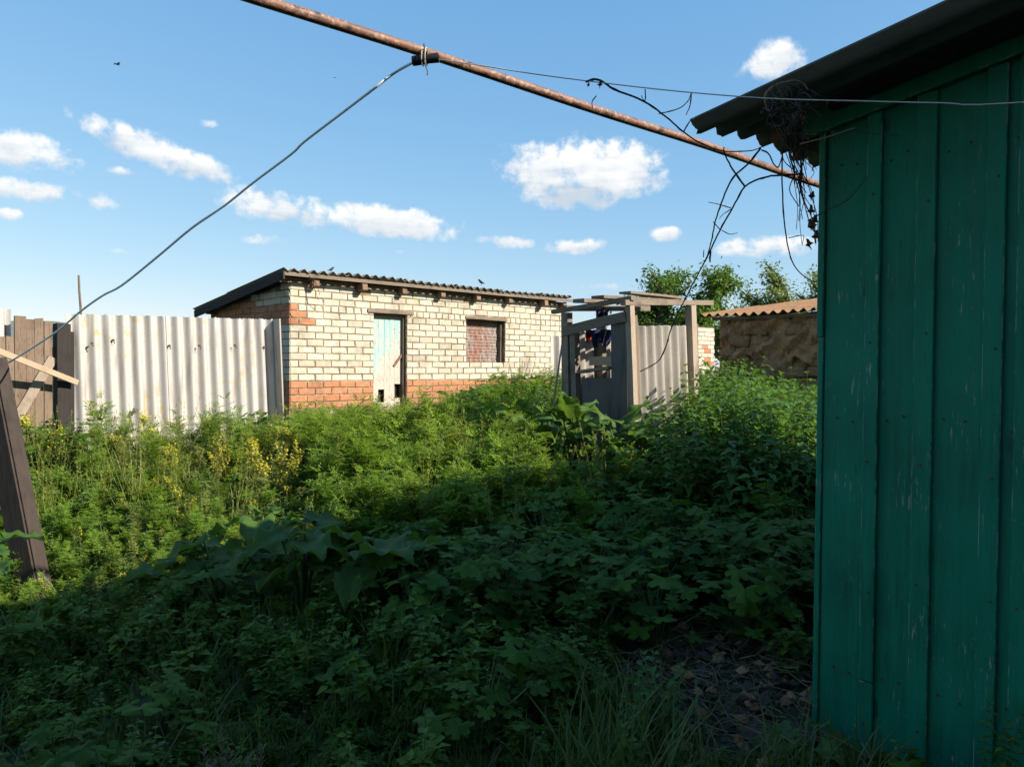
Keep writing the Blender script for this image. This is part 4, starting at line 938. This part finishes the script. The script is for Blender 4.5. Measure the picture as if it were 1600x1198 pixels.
def pl_gra(H, n=34, col=None, spread=.07):
    m = MB()
    for k in range(n):
        a = pr.uniform(0, 6.28); p = Vector((pr.gauss(0, spread), pr.gauss(0, spread), -.02)); h = H * pr.uniform(.5, 1.1); ln = pr.uniform(.1, .65); w_ = pr.uniform(.003, .006); s = Vector((-math.sin(a), math.cos(a), 0)) * w_; vs = []
        for i in range(4): t = i / 4; c = p + Vector((math.cos(a) * ln * h * t * t, math.sin(a) * ln * h * t * t, h * t * (1 - .22 * ln * t))); vs += [c + s * (1 - t * .6), c - s * (1 - t * .6)]
        vs.append(p + Vector((math.cos(a) * ln * h, math.sin(a) * ln * h, h * (1 - .25 * ln)))); m.ct = pr.random(); m.add(vs, [(0, 1, 3, 2), (2, 3, 5, 4), (4, 5, 7, 6), (6, 7, 8)])
    return m
def pl_mus(H, bloom=True):
    m = MB(); st = branchy(m, Vector((0, 0, -.03)), Vector((0, 0, 1)), H, .004); axes = [st]
    for k in range(9): t = pr.uniform(.3, .85); axes.append(branchy(m, along(st, t), outdir(pr.uniform(0, 6.28), 1.7), H * pr.uniform(.25, .45) * (1.3 - t), .0025, n=4))
    for pts in axes:
        for i in range(12): t = pr.uniform(.05, .7); m.ct = pr.random(); put_leaf(m, along(pts, t), outdir(pr.uniform(0, 6.28), .5), pr.uniform(.03, .06), .014, LANCE, .2, .4)
        m.cur = 2
        for i in range(9 if bloom else 0):
            t = pr.uniform(.5, 1.02); p = along(pts, min(t, 1)); m.ct = pr.random(); q = p + Vector((pr.gauss(0, .012), pr.gauss(0, .012), pr.gauss(0, .01)))
            for z in range(2): a = pr.uniform(0, 3.14); s = Vector((math.cos(a), math.sin(a), pr.gauss(0, .5))) * .008; t2 = Vector((-math.sin(a), math.cos(a), .4)) * .008; m.add([q - s, q - t2, q + s, q + t2], [(0, 1, 2, 3)])
        m.cur = 0
    return m
def pl_dry(H):
    m = MB()
    for k in range(7):
        p = Vector((pr.gauss(0, .03), pr.gauss(0, .03), -.02)); m.cur = 0; st = branchy(m, p, Vector((pr.gauss(0, .22), pr.gauss(0, .22), 1)), H * pr.uniform(.6, 1), .0025, .07)
        for i in range(22):
            t = pr.uniform(.62, 1); m.ct = pr.random(); put_leaf(m, along(st, t), outdir(pr.uniform(0, 6.28), 1.6), .035 * (1.7 - t), .006, NARROW, .1, .3)
    m.mi = [0] * len(m.mi); return m
SRC = bpy.data.collections.new('plant_shapes')      # not linked to the scene: only the scattered ground cover draws it
def protos(nm, fn, args, mats):
    c = bpy.data.collections.new(nm)
    for i, a in enumerate(args):
        m = fn(*a) if isinstance(a, tuple) else fn(a); o = bpy.data.objects.new('%s_%02d' % (nm, i), m.mesh(nm, mats, tint=True)); c.objects.link(o)
    return c
PR = {'rag': protos('feathery_weed_shape', pl_rag, [.5, .58, .65, .55], [L_rag, M_stem]),
      'goo': protos('goosefoot_shape', pl_goo, [.42, .5, .36, .46], [L_goo, M_stem]),
      'low': protos('low_weed_shape', pl_goo, [(.2, .045, 18, OVATE, .55, 8), (.26, .05, 16, LANCE, .4, 8), (.16, .04, 20, RHOMB, .6, 7)], [L_low_shade, M_stem]),
      'net': protos('nettle_shape', pl_net, [.85, .95, 1.0, .9], [L_net, M_stem]),
      'mal': protos('lobed_weed_shape', pl_mal, [.45, .52, .4, .48], [L_mal_shade, M_stem]),
      'gra': protos('grass_shape', pl_gra, [.26, .34, .42, .2], [L_gra]),
      'mus': protos('bolting_weed_shape', pl_mus, [.5, .58, (.52, False), (.6, False), (.45, False), (.55, False)], [L_mus, M_stem, L_yel]),
      'stk': protos('seed_stalk_shape', pl_dry, [.75, .85, .7], [L_mus]),
      'str': protos('straw_shape', pl_gra, [(.16, 22, None, .09), (.2, 26, None, .1)], [M_straw])}
def scatter(name, key, pts, label):
    if not pts: return
    me = bpy.data.meshes.new(name); me.from_pydata([p[0] for p in pts], [], [])
    for nm, ty, vals in (('rot', 'FLOAT_VECTOR', [c for p in pts for c in p[1]]), ('scl', 'FLOAT', [p[2] for p in pts]), ('pick', 'INT', [p[3] for p in pts])):
        at = me.attributes.new(nm, ty, 'POINT'); at.data.foreach_set('vector' if ty == 'FLOAT_VECTOR' else 'value', vals)
    o = bpy.data.objects.new(name, me); COL.objects.link(o); tag(o, label, 'weeds' if key not in ('gra', 'str') else ('grass' if key == 'gra' else 'straw'), kind='stuff')
    t = bpy.data.node_groups.new(name + '_scatter', 'GeometryNodeTree'); t.interface.new_socket('Geometry', in_out='INPUT', socket_type='NodeSocketGeometry'); t.interface.new_socket('Geometry', in_out='OUTPUT', socket_type='NodeSocketGeometry')
    N = t.nodes; gi, go = N.new('NodeGroupInput'), N.new('NodeGroupOutput'); ip = N.new('GeometryNodeInstanceOnPoints'); ci = N.new('GeometryNodeCollectionInfo')
    ci.inputs['Collection'].default_value = PR[key]; ci.inputs['Separate Children'].default_value = True; ci.inputs['Reset Children'].default_value = True
    def na(nm, ty): x = N.new('GeometryNodeInputNamedAttribute'); x.data_type = ty; x.inputs['Name'].default_value = nm; return [q for q in x.outputs if q.enabled and q.name == 'Attribute'][0]
    L = t.links.new; L(gi.outputs[0], ip.inputs['Points']); L(ci.outputs[0], ip.inputs['Instance']); ip.inputs['Pick Instance'].default_value = True
    L(na('pick', 'INT'), ip.inputs['Instance Index']); L(na('rot', 'FLOAT_VECTOR'), ip.inputs['Rotation']); L(na('scl', 'FLOAT'), ip.inputs['Scale']); L(ip.outputs[0], go.inputs[0])
    md = o.modifiers.new('scatter', 'NODES'); md.node_group = t
# where each kind grows
def inside(x, y):
    e, d = E_.x * x + E_.y * y, D.x * x + D.y * y
    hx = (x + 3.074) * D.x + (y - 10.7) * D.y; hy = -((x + 3.074) * E_.x + (y - 10.7) * E_.y)
    if -.12 < hx < 5.75 and -.05 < hy: return True
    sx = (x - S.x) * D.x + (y - S.y) * D.y; sy = -((x - S.x) * E_.x + (y - S.y) * E_.y)
    if -.12 < sx < 3.4 and -3 < sy < .1: return True
    ox = (x - O.x) * D.x + (y - O.y) * D.y; oy = -((x - O.x) * E_.x + (y - O.y) * E_.y)
    if -.02 < ox < 1.2 and -.02 < oy < .9: return True
    fx = (x - FP.x) * D.x + (y - FP.y) * D.y; fy = -((x - FP.x) * E_.x + (y - FP.y) * E_.y)
    if fx < .2 and fy > -.10: return True
    ax_ = (x - A_.x) * D.x + (y - A_.y) * D.y; ay = -((x - A_.x) * E_.x + (y - A_.y) * E_.y)
    if ax_ > -.1 and ay < .1: return True
    if e > 1.3: return True
    return False
def noise2(x, y, s): return math.sin(x * 2.1 * s + 1.3 * math.sin(y * 1.7 * s + 2)) * math.cos(y * 2.3 * s + 1.1 * math.sin(x * 1.9 * s))
def debris(x, y): return math.exp(-(((x - .98) / .48) ** 2 + ((y - 3.45) / .75) ** 2))
pts = {k: [] for k in PR}; nv = {k: len(PR[k].objects) for k in PR}; wr = random.Random(2024)
def drop(k, x, y, s, tilt=.12):
    pts[k].append(((x, y, gz_(x, y) - .01), (wr.gauss(0, tilt), wr.gauss(0, tilt), wr.uniform(0, 6.283)), s, wr.randrange(nv[k])))
def zone(x, y):
    u = 800 + F * x / y; n = noise2(x, y, .8); n2 = noise2(x + 5, y - 3, .5)
    W = {}
    if y < 3.1: W = {'low': 7, 'gra': 1.0, 'goo': 2.4 + n, 'mal': .2, 'net': .15, 'str': .35}; s = .66
    elif y < 3.9: W = {'goo': 4 + n, 'low': 2, 'mal': .3 if u > 700 else 0, 'gra': .6}; s = .72
    elif y < 5.3:
        if u > 640: W = {'mal': 5, 'goo': 2.2, 'low': 1.5, 'net': .25 if u > 1000 else 0}; s = .95
        elif u > 300: W = {'goo': 3, 'mal': .7, 'low': 2}; s = .78
        else: W = {'goo': 4, 'low': 1.5, 'net': .12, 'mus': .2}; s = .85
    elif y < 8.8:
        if u > 1060 and y > 5.6: W = {'net': 7, 'goo': .4}; s = 1.0
        elif u > 840: W = {'rag': 4 if y < 6.8 else 1.5, 'mal': 1.5, 'goo': 1.5, 'low': 1}; s = .86
        elif u > 500: W = {'rag': 6, 'goo': 1.0 + n2, 'mus': .35, 'gra': .6}; s = 1.12
        elif u > 150: W = {'mus': 3.0 + n, 'gra': 2.2, 'rag': 1.4 + n2, 'goo': 1.4, 'low': 2.5}; s = 1.08
        else: W = {'goo': 4, 'mal': .7, 'net': .6, 'gra': 1, 'mus': .5, 'low': 2}; s = 1.05
    else:
        if u > 700: W = {'net': 3, 'rag': 2, 'goo': 1.5, 'mal': .6, 'low': 1}; s = .95
        elif u > 440: W = {'rag': 5, 'goo': 1, 'gra': 1, 'mus': .6, 'low': 1}; s = .68
        else: W = {'goo': 3, 'mal': 1, 'gra': 2, 'mus': 1, 'low': 1}; s = .85
    if 4.2 < y < 8.0 and u < 520: s *= .58 + .42 * smooth((y - 5.0) / 3.0)
    if u < 140 and 3.9 < y < 5.3: s *= .6
    if 520 <= u < 800 and 4.8 < y < 7: s *= .72 + .28 * smooth((y - 5) / 2.)
    return W, s
cand = 0
while cand < 22000:
    cand += 1
    y = 1.95 + 13.5 * wr.random() ** 1.35; half = .70 * y + .7; x = wr.uniform(-half, half)
    if inside(x, y): continue
    den = 60 if y < 3.9 else (42 if y < 5.3 else 36)         # plants per square metre wanted
    # candidate density falls with depth: thin the near ones
    dens_c = 22000 / (13.5 * 1.35 * ((y - 1.95) / 13.5 + 1e-4) ** (1 - 1 / 1.35)) / (2 * half)
    if wr.random() > den / max(dens_c, .01): continue
    W, s = zone(x, y); db = debris(x, y)
    if db > .55 and wr.random() < .93: continue
    if db > .25 and wr.random() < .5: continue
    u = 800 + F * x / y
    if 330 < u < 680 and 4.0 < y < 4.75 and wr.random() < .6: continue     # the burdocks stand here
    if 850 < u < 1075 and 6.75 < y < 7.6 and wr.random() < .75: continue
    ks = [k for k in W if W[k] > 0]; k = wr.choices(ks, [W[q] for q in ks])[0]
    drop(k, x, y, s * (wr.uniform(.75, 1.2) if y > 3.9 else wr.uniform(.5, 1.45)) * (.55 if k == 'net' and (u < 1000) else 1.0) * (.92 if k == 'net' and u > 1230 else 1))
for i in range(420):                                    # dense nettle stand at the right
    x, y = wr.uniform(1.35, 4.6), wr.uniform(5.7, 9.6)
    u = 800 + F * x / y
    if inside(x, y) or u < 1078 + 20 * noise2(x, y, 1): continue
    drop('net', x, y, wr.uniform(.82, 1.05) * (.85 if u < 1130 else 1) * (1.0 if y < 8 else .9))
for i in range(2000):                                    # short grass under everything near the viewer
    y = wr.uniform(1.9, 5.0); x = wr.uniform(-.72 * y - .5, .5 * y)
    if inside(x, y) or debris(x, y) > .4: continue
    drop('gra' if wr.random() < .15 else 'low', x, y, wr.uniform(.4, .85), .2)
for i in range(2600):                                   # small sunny ground cover that closes the gaps left of centre
    y = wr.uniform(3.9, 8.4); x = wr.uniform(-.70 * y - .4, -.02 * y)
    if inside(x, y): continue
    k = wr.choices(('rag', 'goo', 'mus', 'gra'), (4, 5, 1.2, 1.5))[0]; drop(k, x, y, wr.uniform(.28, .55) * (.8 if y < 5 else 1), .2)
for i in range(130):                                    # thin seed stalks standing above the sunny weeds
    y = wr.uniform(5.2, 10.2); x = wr.uniform(-.66 * y, .12 * y)
    if not inside(x, y): drop('stk', x, y, wr.uniform(.8, 1.15) * (1 if y < 8 else .85))
for i in range(110):                                    # straw on the heap by the shed
    x, y = wr.gauss(.95, .3), wr.gauss(3.45, .5)
    if inside(x, y): continue
    pts['str'].append(((x, y, gz_(x, y) + .03), (wr.uniform(.9, 1.5), wr.gauss(0, .4), wr.uniform(0, 6.28)), wr.uniform(.4, .8), wr.randrange(2)))
for i in range(40):                                    # a few grass stems up against the shed foot and debris
    x, y = wr.gauss(.45, .2), wr.gauss(2.75, .25)
    if not inside(x, y): drop('gra', x, y, wr.uniform(.8, 1.25))
for k, nm, lb in (('rag', 'feathery_weeds', 'feathery bright green weeds filling the sunny middle of the yard'), ('goo', 'goosefoot_weeds', 'grey green small leaved weeds spreading across the left and foreground'), ('low', 'low_weeds', 'low weeds with leaf colour darkened for the shaded foreground'),
                  ('net', 'nettles', 'tall dense nettles between the outhouse and the green shed'), ('mal', 'lobed_weeds', 'lobed leaves, green darkened for shade, massed in the centre right'), ('gra', 'grass', 'rough grass blades between the weeds and in the foreground'), ('mus', 'bolting_weeds', 'thin yellowish bolting weeds in front of the slate fence'), ('stk', 'seed_stalks', 'thin pale seed stalks rising above the sunny weeds'), ('str', 'straw', 'dry straw scattered over the heap beside the green shed')):
    scatter(nm, k, pts[k], lb)
print('plants', {k: len(v) for k, v in pts.items()})

# ------------------------------------------------------------------ burdocks, leaf by leaf
def bur_leaf(L, W, seed, ruf=.05):
    r = random.Random(seed); m = MB(); ns, nw_ = 18, 10; ph = r.uniform(0, 6); vs = []; tn = []; c0 = r.uniform(.1, .5)
    for i in range(ns + 1):
        s = i / ns; hw = W * .5 * (math.sin(math.pi * min(1, (s * .93 + .07)) ** .62)) ** .75 if i < ns else .002
        for j in range(nw_ + 1):
            q = j / nw_ * 2 - 1; x = L * s - L * .20 * abs(q) ** 1.5 * (1 - s) ** 3; edge = abs(q) ** 3
            z = .16 * W * abs(q) ** 1.3 - .32 * L * s * s - .06 * L * edge + edge * W * (.05 + ruf) * math.sin(s * 17 + ph + q) + .08 * W * math.sin(s * 7 + ph) * q * abs(q) + .012 * math.cos(q * 9) * (1 - s) - .014 * math.exp(-(q * 7) ** 2)
            tn.append(min(1, max(0, c0 + .45 * math.exp(-(q * 6) ** 2) + .22 * max(0, math.sin(s * 30 - abs(q) * 9)) - .1)))
            vs.append((x, q * hw * (1 + ruf * math.sin(s * 21 + ph) * edge), z))
    m.add(vs, [(i * (nw_ + 1) + j, (i + 1) * (nw_ + 1) + j, (i + 1) * (nw_ + 1) + j + 1, i * (nw_ + 1) + j + 1) for i in range(ns) for j in range(nw_)])
    m.tint = tn
    return m.mesh('leaf', [L_bur], smooth=True, tint=True)
BL = [bur_leaf(.36, .33, 1), bur_leaf(.34, .30, 2), bur_leaf(.38, .30, 3), bur_leaf(.30, .27, 4)]
HL_ = [bur_leaf(.46, .26, 11, .09), bur_leaf(.42, .22, 12, .09), bur_leaf(.5, .26, 13, .09)]
def burdock(u, Y, n, size, label, hmax=.5, long=False, upright=.0, dz=0):
    q = P(u, 700, Y); at = Vector((q.x, q.y, gz_(q.x, q.y) + dz)); o = empty('burdock', at, 0, label, 'burdock', 'burdock plants')
    r = random.Random(int(u * 7 + Y * 13)); stm = MB()
    for i in range(n):
        a = 6.283 * i / n + r.gauss(0, .25); h = hmax * r.uniform(.45, 1.0); rr = size * r.uniform(.08, .30) * (1.4 - h / hmax * .7)
        tip = Vector((math.cos(a) * rr, math.sin(a) * rr, h)); stm.tube([Vector((0, 0, -.03)), Vector((tip.x * .5, tip.y * .5, h * .62)), tip], [.010, .008, .005], 5, cap=False)
        l = inst('leaf', r.choice(HL_ if long else BL), o, tip); s = size * r.uniform(.72, 1.15); l.scale = (s, s, s); l.rotation_euler = (r.gauss(0, .22), -(upright + r.uniform(-.35, .35)), a + r.gauss(0, .3))
    stm.build('stalks', M_stem, o, smooth=True); return o
burdock(345, 4.35, 10, 0.7789999999999999, 'large shaded burdock left in the row of broad leaves', .46); burdock(470, 4.30, 11, 0.82, 'large shaded burdock with blue sheen in the row centre', .52); burdock(575, 4.3, 11, 0.82, 'large shaded burdock right of centre above a dark gap', .50); burdock(655, 4.45, 9, 0.7789999999999999, 'large shaded burdock at the right end of the row', .5)
burdock(405, 5.0, 8, .8, 'sunlit burdock just behind the shaded row', .42); burdock(-22, 4.25, 6, .7, 'burdock at the left edge beside the leaning post', .5)
burdock(895, 7.25, 17, .85, 'tall upright burdock left of the outhouse slate sheet', .74, True, .5); burdock(978, 7.05, 17, .85, 'tall upright burdock before the outhouse corner', .72, True, .45); burdock(1042, 7.3, 14, .8, 'upright burdock before the right outhouse post', .72, True, .45); burdock(845, 7.4, 8, .85, 'smaller burdock on the weedy bank near the window', .6, True, .6)
burdock(1150, 4.75, 7, .75, 'dark burdock below the nettles near the green shed', .5); burdock(60, 8.0, 6, .8, 'burdock at the foot of the plank gate', .42); burdock(425, 9.3, 6, .7, 'burdock by the right end of the slate fence', .40)
burdock(1272, 2.92, 6, .42, 'small leafy plant at the foot of the green shed', .12); burdock(505, 3.3, 5, .35, 'small burdock seedling in the foreground', .16)

# individual mustard, dry stalks
def single(name, m, mats, u, Y, label, cat, s=1.0, dz=0):
    q = P(u, 700, Y); o = m.build(name, mats, tint=True); o.location = (q.x, q.y, gz_(q.x, q.y) + dz); o.scale = (s, s, s); o.rotation_euler = (0, 0, pr.uniform(0, 6)); return tag(o, label, cat)
def multi_mus(k):
    M_ = MB()
    for i in range(k):
        a = pl_mus(.62); dx, dy = pr.gauss(0, .08), pr.gauss(0, .08); b = len(M_.v); M_.v += [(x + dx, y + dy, z) for x, y, z in a.v]; M_.f += [tuple(i_ + b for i_ in f) for f in a.f]; M_.mi += a.mi; M_.tint += a.tint
    return M_
for (u, Y, k, s, lb) in ((432, 6.6, 5, 1.0, 'yellow flowering weed clump glowing below the slate fence end'), (345, 7.2, 3, .9, 'smaller yellow flowering weed left of the bright clump'), (262, 6.9, 3, .85, 'yellow green flowering weed before the middle of the fence'), (650, 8.8, 2, .7, 'yellowish flowering weed at the foot of the turquoise door')):
    single('flowering_weed', multi_mus(k), [L_mus, M_stem, L_yel], u, Y, lb, 'weed', s)
for (u, Y, H, lb) in ((318, 2.52, .30, 'pale dry grass tuft with feathery heads at the lower left'), (372, 2.5, .30, 'second pale dry grass tuft beside the first at the bottom'), (1140, 9.6, 1.0, 'dry brown stalks before the clay shed'), (1205, 9.4, .95, 'dry brown stalks under the clay shed eave'), (1105, 9.0, .9, 'dry pinkish grass beside the outhouse post')):
    single('dry_grass', pl_dry(H), [M_straw], u, Y, lb, 'dry grass', 1.0)
bt = MB(); q = P(808, 600, 12.4)
for k in range(9): branchy(bt, Vector((pr.gauss(0, .03), pr.gauss(0, .03), -.05)), Vector((pr.gauss(0, .35), pr.gauss(0, .15), 1)), pr.uniform(.45, .85), .008, .09)
bt.mi = [0] * len(bt.mi); o = bt.build('dry_bush', M_vinel); o.location = (q.x, q.y, gz_(q.x, q.y) + .25); tag(o, 'bare reddish dry bush against the brick wall right of the window', 'bush')
q = P(1085, 640, 5.9); o = pl_goo(.95, .09, 44, LANCE, .38, 12).build('mugwort', [L_goo, M_stem], tint=True); o.location = (q.x, q.y, gz_(q.x, q.y)); tag(o, 'tall dark mugwort plant standing half in shade before the nettles', 'weed')

# ------------------------------------------------------------------ rubble heap, straw and twigs by the shed foot
rb = MB(); rr_ = random.Random(9)
for i in range(420):
    x, y = rr_.gauss(.98, .27), rr_.gauss(3.42, .45)
    if inside(x, y): continue
    s = rr_.uniform(.008, .04) * (1.5 if rr_.random() < .12 else 1); z = gz_(x, y) + rr_.uniform(0, .05) * debris(x, y) * 2; n = 6; vs = [Vector((x, y, z + s * .8)), Vector((x, y, z - s))]
    for k in range(n): a = k / n * 6.283; q_ = s * rr_.uniform(.7, 1.3); vs.append(Vector((x + q_ * math.cos(a), y + q_ * math.sin(a), z + rr_.uniform(-.3, .35) * s)))
    rb.cur = rr_.choice((0, 1, 1, 1, 1, 2)); rb.add(vs, [(0, 2 + k, 2 + (k + 1) % n) for k in range(n)] + [(1, 2 + (k + 1) % n, 2 + k) for k in range(n)])
M_rub = material('grey_rubble', flat((.085, .066, .05), .95, .45, 40))
tag(rb.build('rubble', [M_adobe, M_rub, M_rb]), 'crumbled clay and brick rubble heaped beside the green shed', 'rubble', kind='stuff')
tg = MB()
for i in range(260):
    x, y = rr_.gauss(.85, .36), rr_.gauss(3.5, .55)
    if inside(x, y): continue
    a = rr_.uniform(0, 6.283); L = rr_.uniform(.08, .38); z = gz_(x, y) + rr_.uniform(.03, .12); d_ = Vector((math.cos(a), math.sin(a), rr_.gauss(0, .16))); tg.ct = rr_.random()
    p = Vector((x, y, z)); tg.tube([p, p + d_ * L * .5 + Vector((0, 0, rr_.gauss(0, .012))), p + d_ * L], [.0028, .0025, .0015], 4, cap=False)
tag(tg.build('dry_stalks', [M_straw], tint=True), 'pale dry stalks and twigs lying over the rubble', 'straw', kind='stuff')
